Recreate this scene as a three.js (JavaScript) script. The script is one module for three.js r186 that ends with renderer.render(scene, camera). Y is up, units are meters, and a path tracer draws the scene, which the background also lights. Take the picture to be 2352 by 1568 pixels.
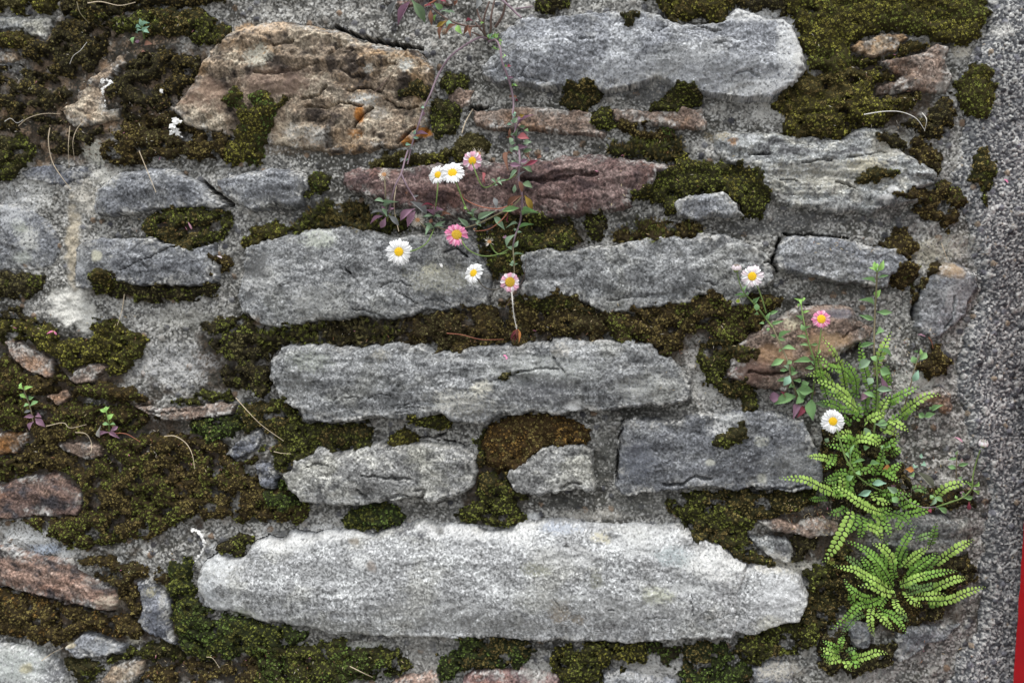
import * as THREE from 'three';
import { mergeGeometries } from 'three/addons/utils/BufferGeometryUtils.js';

// ---------- camera, sky, sun, exposure ----------
const ASPECT = 1024 / 682;
const scene = new THREE.Scene();
const camera = new THREE.PerspectiveCamera(30, ASPECT, 0.05, 400);
camera.position.set(0.15, 0.0, 1.235);
camera.lookAt(0, 0, 0);
camera.focus = 1.225;
camera.userData.fStop = 5.0;
camera.updateMatrixWorld(true); camera.updateProjectionMatrix();
const renderer = new THREE.WebGLRenderer({ antialias: true });
renderer.toneMapping = THREE.LinearToneMapping;
renderer.toneMappingExposure = 1.62;
renderer.shadowMap.enabled = true;
{ // overcast sky, brightest overhead
  const W = 64, Hh = 32, d = new Float32Array(W * Hh * 4);
  for (let j = 0; j < Hh; j++) for (let i = 0; i < W; i++) {
    const el = ((j + 0.5) / Hh - 0.5) * Math.PI, s = Math.max(0, Math.sin(el));
    const L = 1.5 * (1 + 2 * s) / 3, k = (j * W + i) * 4;
    d[k] = L * 0.97; d[k + 1] = L * 1.0; d[k + 2] = L * 1.04; d[k + 3] = 1;
  }
  const t = new THREE.DataTexture(d, W, Hh, THREE.RGBAFormat, THREE.FloatType);
  t.mapping = THREE.EquirectangularReflectionMapping; t.magFilter = THREE.LinearFilter; t.minFilter = THREE.LinearFilter; t.needsUpdate = true;
  scene.background = t; scene.environment = t;
}
const sun = new THREE.DirectionalLight(new THREE.Color(1, 0.97, 0.92), 1.5);
sun.position.set(0.35, 4.2, 1.55); sun.castShadow = true; sun.shadow.radius = 38;
sun.shadow.camera.left = -1.5; sun.shadow.camera.right = 1.5; sun.shadow.camera.top = 1.5; sun.shadow.camera.bottom = -1.5;
sun.shadow.camera.near = 0.1; sun.shadow.camera.far = 12; sun.shadow.mapSize.set(2048, 2048);
scene.add(sun); scene.add(sun.target);

// ---------- numbers and noise ----------
let seedState = 12345;
const rnd = () => { seedState = (seedState + 0x6d2b79f5) | 0; let t = Math.imul(seedState ^ (seedState >>> 15), 1 | seedState); t = (t + Math.imul(t ^ (t >>> 7), 61 | t)) ^ t; return ((t ^ (t >>> 14)) >>> 0) / 4294967296; };
const rr = (a, b) => a + (b - a) * rnd();
const PERM = new Uint8Array(512);
{ const p = []; for (let i = 0; i < 256; i++) p.push(i); for (let i = 255; i > 0; i--) { const j = Math.floor(rnd() * (i + 1)); const q = p[i]; p[i] = p[j]; p[j] = q; } for (let i = 0; i < 512; i++) PERM[i] = p[i & 255]; }
const GX = new Float32Array(32), GY = new Float32Array(32);
for (let i = 0; i < 32; i++) { GX[i] = Math.cos(i * Math.PI / 16); GY[i] = Math.sin(i * Math.PI / 16); }
function n2(x, y, s) {
  const X = Math.floor(x), Y = Math.floor(y), fx = x - X, fy = y - Y;
  const u = fx * fx * fx * (fx * (fx * 6 - 15) + 10), v = fy * fy * fy * (fy * (fy * 6 - 15) + 10);
  const a = PERM[(X + s * 17) & 255], b = PERM[(X + 1 + s * 17) & 255];
  const h00 = PERM[(a + Y + s * 5) & 255] & 31, h10 = PERM[(b + Y + s * 5) & 255] & 31, h01 = PERM[(a + Y + 1 + s * 5) & 255] & 31, h11 = PERM[(b + Y + 1 + s * 5) & 255] & 31;
  const p = GX[h00] * fx + GY[h00] * fy, q = GX[h10] * (fx - 1) + GY[h10] * fy, r = GX[h01] * fx + GY[h01] * (fy - 1), t = GX[h11] * (fx - 1) + GY[h11] * (fy - 1);
  const m = p + (q - p) * u, n = r + (t - r) * u;
  return (m + (n - m) * v) * 1.45;
}
function fbm(x, y, o, s) { let a = 1, t = 0, w = 0; for (let i = 0; i < o; i++) { t += a * n2(x, y, s + i * 3); w += a; a *= 0.5; x = x * 2.03 + 11.3; y = y * 2.03 + 4.7; } return t / w; }
function ridge(x, y, o, s) { let a = 1, t = 0, w = 0; for (let i = 0; i < o; i++) { t += a * (1 - 2 * Math.abs(n2(x, y, s + i * 3))); w += a; a *= 0.55; x = x * 2.1 + 3.1; y = y * 2.1 + 7.7; } return t / w; }
function hash(i, j, s) { let h = Math.imul(i, 374761393) ^ Math.imul(j, 668265263) ^ Math.imul(s, 2147483647 - 58); h = Math.imul(h ^ (h >>> 13), 1274126177); h ^= h >>> 16; return (h >>> 0) / 4294967296; }
let wD = 0, wId = 0, wD2 = 0;
function worley(x, y, s) {
  const X = Math.floor(x), Y = Math.floor(y); wD = 9; wD2 = 9;
  for (let j = -1; j < 2; j++) for (let i = -1; i < 2; i++) {
    const px = X + i + hash(X + i, Y + j, s) - x, py = Y + j + hash(X + i, Y + j, s + 1) - y, d = px * px + py * py;
    if (d < wD) { wD2 = wD; wD = d; wId = hash(X + i, Y + j, s + 2); } else if (d < wD2) wD2 = d;
  }
  wD = Math.sqrt(wD); wD2 = Math.sqrt(wD2);
}
const clamp = (x, a = 0, b = 1) => x < a ? a : x > b ? b : x;
const ss = (a, b, x) => { const t = clamp((x - a) / (b - a)); return t * t * (3 - 2 * t); };

// ---------- from places read off the photograph (in its own units) to points of the wall ----------
const VIEWS = { F: [0, 0, 1], A1: [869.3, 0, 0.22175], A2: [837.7, 339.8, 0.22677], A3: [1659.6, 584.8, 0.2621], A4: [1944.1, 584.8, 0.2622], A5: [1786.1, 964.2, 0.2083] };
[0, 740, 1440, 2176].forEach((ox, c) => [0, 640, 1284].forEach((oy, r) => { VIEWS['t' + r + c] = [ox * 0.7903, oy * 0.7903, 0.35281]; }));
const toF = (view, x, y) => { const v = VIEWS[view]; return [v[0] + x * v[2], v[1] + y * v[2]]; };
const CE = camera.matrixWorld.elements, TAN = Math.tan(Math.PI / 12);
function at(px, py, z = 0) {                     // the point of the plane z that stands at this place
  const a = (px / 1176 - 1) * TAN * ASPECT, b = (1 - py / 784) * TAN;
  const dx = CE[0] * a + CE[4] * b - CE[8], dy = CE[1] * a + CE[5] * b - CE[9], dz = CE[2] * a + CE[6] * b - CE[10];
  const t = (z - camera.position.z) / dz;
  return [camera.position.x + dx * t, camera.position.y + dy * t];
}
const list = (s) => { const k = s.indexOf('|'), v = k > 0 ? s.slice(0, k) : 'F'; return s.slice(k + 1).trim().split(/\s+/).map((p) => p.split(',').map(Number)).map((a) => { const q = toF(v, a[0], a[1]); return a.length > 2 ? [q[0], q[1], ...a.slice(2)] : q; }); };
const PX = 0.000425;                             // metres per unit on the wall

// ---------- names and descriptions ----------
const used = new Map();
function numbered(n) { const k = used.get(n) ?? 0; used.set(n, k + 1); return k ? `${n}_${String(k).padStart(3, '0')}` : n; }
function tag(o, label, category, group, kind) { o.userData.label = label; if (category) o.userData.category = category; if (group) o.userData.group = group; if (kind) o.userData.kind = kind; return o; }
function thing(name, label, category, pos, group) { const o = new THREE.Group(); o.name = numbered(name); o.position.set(...pos); tag(o, label, category, group); scene.add(o); return o; }
function mesh(name, g, m, parent, world = true) {
  const o = new THREE.Mesh(g, m); o.name = parent === scene ? numbered(name) : name; o.castShadow = o.receiveShadow = true;
  if (world && parent !== scene) { let p = parent; const v = new THREE.Vector3(); while (p && p !== scene) { v.add(p.position); p = p.parent; } o.position.sub(v); }
  parent.add(o); return o;
}

// ---------- materials ----------
function noiseTexture(n, f, srgb) {
  const d = new Uint8Array(n * n * 4);
  for (let j = 0; j < n; j++) for (let i = 0; i < n; i++) { const v = f(i, j), k = (j * n + i) * 4; d[k] = d[k + 1] = d[k + 2] = clamp(v) * 255; d[k + 3] = 255; }
  const t = new THREE.DataTexture(d, n, n); t.wrapS = t.wrapT = THREE.RepeatWrapping; t.magFilter = THREE.LinearFilter; t.needsUpdate = true; if (srgb) t.colorSpace = THREE.SRGBColorSpace; return t;
}
const wrap = (i, n) => ((i % n) + n) % n;
const grainBump = noiseTexture(512, (i, j) => { let v = 0; for (const [k, w] of [[2, 0.35], [5, 0.3], [13, 0.35]]) { const c = 512 / Math.floor(512 / k), x = i / k, y = j / k, X = Math.floor(x), Y = Math.floor(y), m = Math.floor(512 / k) || 1, fx = x - X, fy = y - Y; const h = (a, b) => hash(wrap(a, m), wrap(b, m), k); v += w * ((h(X, Y) * (1 - fx) + h(X + 1, Y) * fx) * (1 - fy) + (h(X, Y + 1) * (1 - fx) + h(X + 1, Y + 1) * fx) * fy); } return v; });
const grainTone = noiseTexture(512, (i, j) => 0.86 + 0.14 * hash(i, j, 91) - (hash(i, j, 92) > 0.93 ? 0.25 : 0), true);
for (const t of [grainBump, grainTone]) t.repeat.set(1 / 0.16, 1 / 0.16);
const stoneMat = new THREE.MeshPhysicalMaterial({ name: 'weathered_stone', vertexColors: true, roughness: 0.88, specularIntensity: 0.45, bumpMap: grainBump, bumpScale: 0.0004, map: grainTone });
const mortarMat = new THREE.MeshPhysicalMaterial({ name: 'lime_mortar', vertexColors: true, roughness: 0.97, specularIntensity: 0.3, bumpMap: grainBump, bumpScale: 0.0008, map: grainTone });
const mossMat = new THREE.MeshPhysicalMaterial({ name: 'moss', vertexColors: true, roughness: 0.95, side: THREE.DoubleSide });
mossMat.specularIntensity = 0.2;

// ---------- the grid of the wall's face ----------
const STEP = 0.00108;
const corners = [at(-30, -30), at(2382, -30), at(2382, 1598), at(-30, 1598), at(-30, -30, -0.03), at(2382, 1598, -0.03)];
const X0 = Math.min(...corners.map((c) => c[0])), X1 = Math.max(...corners.map((c) => c[0])), Y0 = Math.min(...corners.map((c) => c[1])), Y1 = Math.max(...corners.map((c) => c[1]));
const NX = Math.ceil((X1 - X0) / STEP) + 1, NY = Math.ceil((Y1 - Y0) / STEP) + 1;
const top = new Float32Array(NX * NY).fill(-0.06), inside = new Float32Array(NX * NY).fill(-1), bareD = new Float32Array(NX * NY).fill(-1);

function distance(poly, x, y) {                  // signed (positive inside); also the outward normal's height at the nearest edge
  let best = 1e9, inn = false, bx = 0, by = 0;
  for (let i = 0, j = poly.length - 1; i < poly.length; j = i++) {
    const a = poly[i], b = poly[j];
    if ((a[1] > y) !== (b[1] > y) && x < (b[0] - a[0]) * (y - a[1]) / (b[1] - a[1]) + a[0]) inn = !inn;
    const ex = b[0] - a[0], ey = b[1] - a[1], t = clamp(((x - a[0]) * ex + (y - a[1]) * ey) / (ex * ex + ey * ey + 1e-12));
    const qx = a[0] + ex * t - x, qy = a[1] + ey * t - y, d = qx * qx + qy * qy;
    if (d < best) { best = d; bx = qx; by = qy; }
  }
  const d = Math.sqrt(best); distance.up = d > 1e-9 ? (inn ? by / d : -by / d) : 0;
  return inn ? d : -d;
}
function lineDistance(pts, x, y) { let best = 1e9; for (let i = 1; i < pts.length; i++) { const a = pts[i - 1], b = pts[i], ex = b[0] - a[0], ey = b[1] - a[1], t = clamp(((x - a[0]) * ex + (y - a[1]) * ey) / (ex * ex + ey * ey + 1e-12)); const d = Math.hypot(a[0] + ex * t - x, a[1] + ey * t - y); if (d < best) best = d; } return best; }

// open joints, cracks and hollows: path, half width (units), depth (mm)
const CRACKS = [
  ['765,55 800,68 830,82 880,92 925,100 965,106', 6, 30], ['905,92 925,108', 5, 20], ['1803,536 1860,537 1960,546', 3, 14], ['1776,598 1786,568 1792,546', 6, 22], ['t13|100,270 165,285 200,330', 3, 10],
  ['2106,690 2102,735', 4, 16], ['2120,662 2106,690', 4, 14], ['459,414 490,440 525,466', 6, 22], ['t10|1155,165 1090,185 1020,220 960,245 900,270 840,305 780,330', 2.4, 5], ['t10|870,190 920,155 990,160', 1.6, 2],
  ['1432,968 1424,1015 1418,1070 1417,1100', 4, 12], ['t12|0,1040 90,1005 200,980 330,960 450,975', 3, 4], ['t12|380,900 430,960 460,990', 3, 4], ['t11|750,1150 830,1130 900,1140', 2.4, 4], ['t11|540,1160 640,1150 720,1160', 2, 3],
  ['t11|930,1200 1010,1190 1100,1190', 2, 3], ['t11|940,1225 1030,1215 1110,1220', 2, 3], ['t11|930,1250 1000,1245', 2, 3], ['t11|820,440 870,400 950,405 1020,430', 2.4, 4], ['t11|930,470 1000,500 1060,545', 2.6, 4], ['t11|1240,205 1320,185 1380,235', 5, 7], ['t11|600,320 630,350', 4, 7],
  ['t11|1120,520 1200,510 1280,555', 2.5, 3], ['t11|640,580 730,590 830,620', 3, 4],
  ['t21|710,215 820,220 920,235 1020,240', 3.5, 6], ['t21|680,300 730,350', 4, 5], ['t21|1050,310 1110,310 1090,365', 4, 6], ['t21|350,160 430,135 500,150', 3, 4], ['t21|820,390 940,340 1060,365', 4, 5],
  ['t02|1290,185 1330,180 1390,195 1470,205', 2.4, 4], ['t02|1000,220 1060,210 1110,180', 2, 3], ['t02|370,260 440,255 500,280', 4, 3], ['t02|550,260 640,262', 4, 3], ['t02|110,505 170,495 260,510 330,530', 2.4, 4], ['t02|150,500 230,410', 2, 3], ['t02|1420,295 1500,285', 3, 3], ['t02|1560,490 1640,470 1710,500', 4, 4],
  ['t02|190,1175 340,1180 480,1160', 11, 9], ['t02|400,1165 520,1145 660,1137', 6, 9], ['t02|300,1165 450,1130 560,1125', 9, 6], ['t02|850,1290 970,1255', 4, 6], ['t02|280,1280 420,1300', 3, 4], ['t12|1310,430 1340,465', 2, 3], ['t12|1360,395 1430,420', 2.4, 4], ['t12|720,520 860,510 1000,490 1100,480', 2.4, 3], ['t12|830,480 860,490', 3, 4],
  ['t22|1280,985 1278,1080 1290,1120', 1.8, 3], ['t22|1640,880 1620,980 1600,1060 1585,1150', 1.6, 2.5], ['t22|1390,1140 1450,1135 1520,1105 1580,1110', 1.6, 2.5], ['t22|645,1000 648,1080 655,1170', 1.4, 2], ['t22|390,1010 430,1080 520,1070', 1.6, 2], ['t22|1090,280 1220,270 1290,220 1400,240', 5, 7], ['t22|1370,1085 1400,1100', 4, 4], ['t22|740,1075 770,1080', 4, 4], ['t22|990,1130 1110,1135', 2.4, 3],
  ['t22|420,300 500,260 560,270', 4, 6], ['t03|350,1060 470,1040 540,1045', 3.5, 6], ['t03|0,1000 150,995', 3, 6], ['t03|560,1180 640,1200 700,1230', 4, 6], ['t03|1090,1140 1180,1160 1220,1180', 4, 6], ['t03|200,1170 320,1170', 3, 5], ['t03|640,1020 760,1010 900,980', 2.5, 4],
  ['t13|560,890 650,870 740,800', 5, 8], ['t13|600,760 680,710 760,690', 4, 4], ['t13|0,985 140,1000 300,975', 4, 8], ['t13|330,560 420,545', 3, 9], ['t13|1280,700 1330,640 1340,500', 3, 4], ['t11|1230,1390 1150,1420 1050,1420', 4, 12], ['t11|1180,1430 1260,1445 1370,1480', 3, 10], ['t11|1240,1440 1260,1480', 3, 8],
  ['t01|600,590 720,570 820,600', 4, 6], ['t01|310,640 420,620 470,560', 5, 7], ['t01|330,690 450,700 560,670 700,690', 5, 8], ['t01|500,360 560,310 640,330', 5, 6], ['t01|850,640 950,700 1060,690', 4, 7], ['t01|640,820 700,740 760,700', 5, 9], ['t01|930,920 1000,850 1040,830', 6, 10], ['t01|0,470 120,480 300,450 420,420', 4, 5], ['t01|900,480 830,590 790,610', 2.5, 3], ['t01|1400,690 1500,690', 8, 16],
  ['t20|0,960 150,1000 350,1040 560,1095 700,1120', 5, 9], ['t23|0,300 300,300 430,260', 3, 5], ['t10|870,1200 1000,1260 1200,1240', 3, 6], ['t01|640,400 720,430', 5, 5], ['t01|130,300 260,270', 5, 5], ['t01|560,450 640,500 720,490', 5, 6],
].map(([p, w, d]) => { const pts = list(p).map((q) => at(q[0], q[1], 0.006)); const xs = pts.map((q) => q[0]), ys = pts.map((q) => q[1]), m = w * PX * 2; return { pts, w: w * PX, d: d / 1000, b: [Math.min(...xs) - m, Math.max(...xs) + m, Math.min(...ys) - m, Math.max(...ys) + m] }; });
function crackDepth(x, y) {
  let c = 0;
  for (const k of CRACKS) if (x > k.b[0] && x < k.b[1] && y > k.b[2] && y < k.b[3]) {
    const wx = x + 0.0016 * n2(x * 160, y * 160, 61), wy = y + 0.0016 * n2(x * 160, y * 160, 62), d = lineDistance(k.pts, wx, wy) / (k.w * (0.75 + 0.5 * n2(x * 70, y * 70, 63)));
    if (d < 1) c = Math.max(c, k.d * (1 - d * d));
  }
  return c;
}

// lichen, crusts and stains that the stones and the mortar carry, some with shade painted in: centre, radii (units), colour, strength, how grainy
const STAINS = Object.values({
  top_slate: [[1838, 110, 22, 75, 0.74, 0.74, 0.72, 0.85, 0], [1700, 40, 40, 14, 0.7, 0.7, 0.7, 0.7, 1], [1815, 100, 38, 110, 0.66, 0.67, 0.67, 0.9, 1], [1850, 145, 34, 34, 0.6, 0.6, 0.57, 0.9, 1], [1745, 205, 110, 28, 0.6, 0.61, 0.62, 0.85, 1], [1730, 30, 60, 26, 0.62, 0.63, 0.64, 0.8, 1], [1560, 170, 260, 60, 0.45, 0.46, 0.47, 0.5, 1]],
  daisy_stone: [[737, 548, 48, 26, 0.46, 0.48, 0.42, 0.85, 1], [600, 640, 50, 55, 0.5, 0.5, 0.49, 0.75, 1], [590, 612, 40, 40, 0.05, 0.05, 0.05, 0.8, 1], [720, 690, 60, 40, 0.42, 0.42, 0.4, 0.6, 1], [1010, 640, 90, 40, 0.42, 0.41, 0.33, 0.55, 1], [990, 620, 24, 16, 0.5, 0.48, 0.37, 0.7, 1], [575, 735, 30, 12, 0.34, 0.22, 0.12, 0.6, 0], [1028, 540, 26, 18, 0.62, 0.62, 0.6, 0.8, 1]],
  oblong_slate: [[231, 589, 15, 15, 0.46, 0.45, 0.36, 1, 0], [263, 590, 5, 4, 0.5, 0.5, 0.47, 1, 0], [190, 610, 24, 40, 0.36, 0.37, 0.38, 0.7, 1]],
  left_edge: [[60, 545, 30, 40, 0.58, 0.58, 0.55, 0.85, 1], [40, 520, 24, 22, 0.42, 0.44, 0.38, 0.85, 1], [45, 590, 26, 18, 0.5, 0.52, 0.47, 0.7, 1], [48, 610, 8, 8, 0.38, 0.22, 0.1, 0.7, 0]],
  lower_left: [[150, 700, 55, 55, 0.72, 0.7, 0.62, 0.95, 0], [190, 730, 28, 40, 0.72, 0.7, 0.62, 0.9, 0], [157, 560, 22, 110, 0.5, 0.44, 0.34, 0.85, 0], [235, 405, 50, 30, 0.62, 0.6, 0.55, 0.85, 1], [190, 450, 40, 50, 0.55, 0.52, 0.46, 0.8, 1], [215, 345, 40, 34, 0.6, 0.6, 0.53, 0.8, 1], [60, 440, 60, 50, 0.6, 0.6, 0.58, 0.75, 1], [20, 480, 60, 60, 0.55, 0.56, 0.57, 0.6, 1]],
  lower_left_slivers: [[60, 1240, 95, 38, 0.66, 0.67, 0.66, 0.9, 1], [140, 1275, 30, 22, 0.7, 0.7, 0.68, 0.8, 1], [90, 1265, 60, 16, 0.36, 0.42, 0.52, 0.7, 1], [40, 1530, 110, 50, 0.5, 0.53, 0.5, 0.75, 1], [60, 1535, 22, 14, 0.52, 0.48, 0.32, 0.8, 0], [120, 1545, 36, 40, 0.1, 0.1, 0.11, 0.75, 1], [258, 1292, 16, 12, 0.7, 0.7, 0.68, 0.9, 0], [300, 1465, 24, 22, 0.55, 0.52, 0.42, 0.9, 1]],
  great_block: [[235, 1490, 60, 20, 0.4, 0.42, 0.45, 0.6, 1], [160, 1483, 16, 8, 0.6, 0.52, 0.36, 0.8, 0], [342, 1362, 20, 14, 0.4, 0.37, 0.26, 0.8, 1], [370, 1365, 14, 40, 0.42, 0.41, 0.38, 0.8, 1], [250, 1385, 40, 22, 0.4, 0.34, 0.27, 0.8, 1]],
  great_block_foot: [[650, 1245, 90, 26, 0.72, 0.72, 0.7, 0.9, 1], [760, 1225, 90, 20, 0.72, 0.72, 0.71, 0.9, 1], [1010, 1215, 60, 18, 0.74, 0.74, 0.73, 0.9, 1], [1090, 1225, 60, 20, 0.74, 0.74, 0.73, 0.9, 1], [1195, 1225, 50, 34, 0.74, 0.74, 0.73, 0.85, 1], [500, 1300, 60, 50, 0.6, 0.62, 0.63, 0.8, 1], [470, 1360, 40, 40, 0.52, 0.54, 0.56, 0.6, 1], [1640, 1290, 90, 45, 0.74, 0.74, 0.71, 0.85, 1], [1570, 1345, 60, 14, 0.74, 0.75, 0.74, 0.85, 1], [838, 1285, 26, 18, 0.74, 0.75, 0.74, 0.9, 1], [860, 1295, 14, 14, 0.26, 0.22, 0.19, 0.8, 0], [818, 1240, 14, 10, 0.34, 0.3, 0.25, 0.8, 0], [1300, 1270, 90, 30, 0.68, 0.68, 0.66, 0.7, 1], [1370, 1325, 20, 24, 0.25, 0.25, 0.21, 0.8, 1], [1235, 1300, 40, 20, 0.28, 0.28, 0.22, 0.75, 1], [1290, 1400, 30, 34, 0.28, 0.22, 0.15, 0.7, 1], [1330, 1415, 20, 14, 0.28, 0.22, 0.15, 0.7, 1], [1480, 1240, 90, 40, 0.62, 0.63, 0.62, 0.7, 1], [1545, 1270, 50, 26, 0.4, 0.46, 0.47, 0.6, 1], [1510, 1360, 40, 24, 0.55, 0.56, 0.44, 0.7, 1], [1385, 1230, 26, 14, 0.6, 0.56, 0.42, 0.7, 1], [1290, 1210, 60, 14, 0.42, 0.46, 0.54, 0.6, 1], [1215, 1197, 30, 16, 0.74, 0.75, 0.74, 0.9, 0], [1302, 1247, 10, 8, 0.04, 0.04, 0.04, 0.9, 1], [925, 1215, 34, 16, 0.05, 0.05, 0.06, 0.8, 1], [970, 1225, 16, 14, 0.05, 0.05, 0.06, 0.8, 1], [1012, 1220, 12, 8, 0.05, 0.05, 0.05, 0.8, 1], [640, 1230, 30, 14, 0.04, 0.04, 0.04, 0.7, 1]],
  end_pebble: [[760, 1440, 150, 22, 0.14, 0.14, 0.13, 0.7, 1], [1120, 1430, 200, 30, 0.2, 0.2, 0.19, 0.55, 1], [1000, 1400, 160, 40, 0.26, 0.26, 0.25, 0.45, 1], [900, 1390, 70, 30, 0.17, 0.17, 0.17, 0.5, 1], [1420, 1390, 200, 40, 0.26, 0.26, 0.25, 0.45, 1], [1250, 1370, 80, 40, 0.26, 0.26, 0.24, 0.5, 1], [560, 1415, 40, 22, 0.3, 0.33, 0.2, 0.5, 1]],
  mottled_block: [[1790, 1365, 60, 60, 0.6, 0.61, 0.62, 0.7, 1], [1770, 1430, 40, 22, 0.62, 0.6, 0.52, 0.7, 1]],
  craggy_stone: [[1660, 984, 34, 22, 0.74, 0.74, 0.72, 1, 1], [1748, 1096, 12, 12, 0.54, 0.54, 0.47, 0.9, 0], [1632, 1060, 12, 8, 0.52, 0.52, 0.46, 0.9, 0], [1748, 1012, 20, 14, 0.5, 0.5, 0.44, 0.8, 1], [1720, 1070, 50, 34, 0.06, 0.06, 0.065, 0.6, 1], [1460, 1060, 50, 60, 0.13, 0.14, 0.17, 0.5, 1], [1450, 1030, 26, 30, 0.06, 0.06, 0.07, 0.6, 1], [1815, 1060, 60, 50, 0.22, 0.22, 0.21, 0.5, 1], [1680, 960, 40, 16, 0.5, 0.51, 0.5, 0.7, 1], [1610, 1100, 60, 20, 0.4, 0.41, 0.43, 0.6, 1]],
  layered_rock: [[1060, 925, 80, 36, 0.62, 0.6, 0.55, 0.95, 1], [1110, 890, 30, 20, 0.6, 0.58, 0.5, 0.9, 1], [1085, 940, 60, 22, 0.05, 0.05, 0.05, 0.6, 1], [1320, 930, 22, 14, 0.7, 0.7, 0.68, 0.9, 0], [1290, 805, 26, 18, 0.5, 0.48, 0.44, 0.85, 1], [880, 815, 26, 16, 0.42, 0.4, 0.35, 0.7, 1], [1240, 850, 160, 40, 0.36, 0.37, 0.35, 0.5, 1], [720, 830, 60, 30, 0.36, 0.38, 0.33, 0.5, 1], [1250, 900, 90, 40, 0.1, 0.1, 0.11, 0.6, 1], [690, 880, 50, 40, 0.15, 0.15, 0.14, 0.55, 1], [860, 870, 40, 60, 0.12, 0.12, 0.11, 0.5, 1], [1480, 890, 80, 40, 0.42, 0.42, 0.39, 0.5, 1]],
  tan_rock: [[1990, 382, 46, 22, 0.56, 0.52, 0.4, 0.95, 1], [1684, 326, 13, 11, 0.42, 0.24, 0.12, 0.6, 1], [1650, 310, 34, 14, 0.42, 0.36, 0.25, 0.6, 1], [1730, 315, 16, 14, 0.6, 0.62, 0.64, 0.8, 1], [1900, 400, 160, 40, 0.38, 0.36, 0.3, 0.5, 1], [2050, 435, 12, 10, 0.72, 0.72, 0.7, 1, 0], [2050, 330, 60, 40, 0.42, 0.4, 0.34, 0.6, 1], [2030, 455, 20, 8, 0.72, 0.72, 0.7, 0.9, 0]],
  black_joints: [[1470, 950, 110, 16, 0.05, 0.05, 0.045, 0.7, 1], [700, 480, 60, 20, 0.06, 0.06, 0.06, 0.6, 1], [400, 500, 180, 14, 0.05, 0.05, 0.045, 0.7, 1], [350, 665, 170, 12, 0.04, 0.04, 0.035, 0.7, 1], [900, 1175, 220, 16, 0.05, 0.05, 0.045, 0.65, 1], [1120, 1490, 300, 12, 0.05, 0.05, 0.045, 0.6, 1], [1240, 500, 180, 10, 0.04, 0.04, 0.04, 0.6, 1], [1560, 230, 110, 14, 0.06, 0.06, 0.055, 0.65, 1], [2050, 500, 110, 22, 0.07, 0.07, 0.07, 0.6, 1], [530, 620, 24, 60, 0.07, 0.07, 0.065, 0.6, 1], [1600, 1145, 160, 12, 0.05, 0.05, 0.045, 0.6, 1]],  // black algae grain under the stones, with joint shade painted in
  mortar_and_pillar: [[968, 300, 22, 14, 0.5, 0.2, 0.03, 0.95, 0], [935, 320, 20, 14, 0.42, 0.17, 0.03, 0.9, 0], [826, 262, 12, 22, 0.5, 0.2, 0.04, 0.85, 0], [815, 305, 22, 14, 0.4, 0.18, 0.05, 0.8, 1], [620, 68, 60, 22, 0.62, 0.46, 0.32, 0.95, 1], [560, 62, 34, 16, 0.6, 0.42, 0.26, 0.9, 1], [835, 228, 40, 16, 0.6, 0.59, 0.56, 0.9, 1], [935, 152, 24, 14, 0.58, 0.58, 0.54, 0.95, 1], [600, 130, 40, 30, 0.58, 0.56, 0.47, 0.8, 1], [725, 310, 40, 26, 0.56, 0.54, 0.5, 0.7, 1], [670, 300, 30, 20, 0.55, 0.53, 0.49, 0.6, 1], [850, 160, 16, 12, 0.5, 0.49, 0.45, 0.8, 1], [870, 260, 30, 16, 0.5, 0.47, 0.43, 0.6, 1], [640, 190, 100, 34, 0.34, 0.24, 0.19, 0.6, 0], [470, 215, 70, 40, 0.34, 0.23, 0.17, 0.6, 0], [700, 110, 90, 40, 0.16, 0.13, 0.1, 0.5, 1], [780, 200, 60, 40, 0.14, 0.11, 0.09, 0.6, 1], [640, 340, 160, 18, 0.12, 0.09, 0.06, 0.6, 1]],
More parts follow.
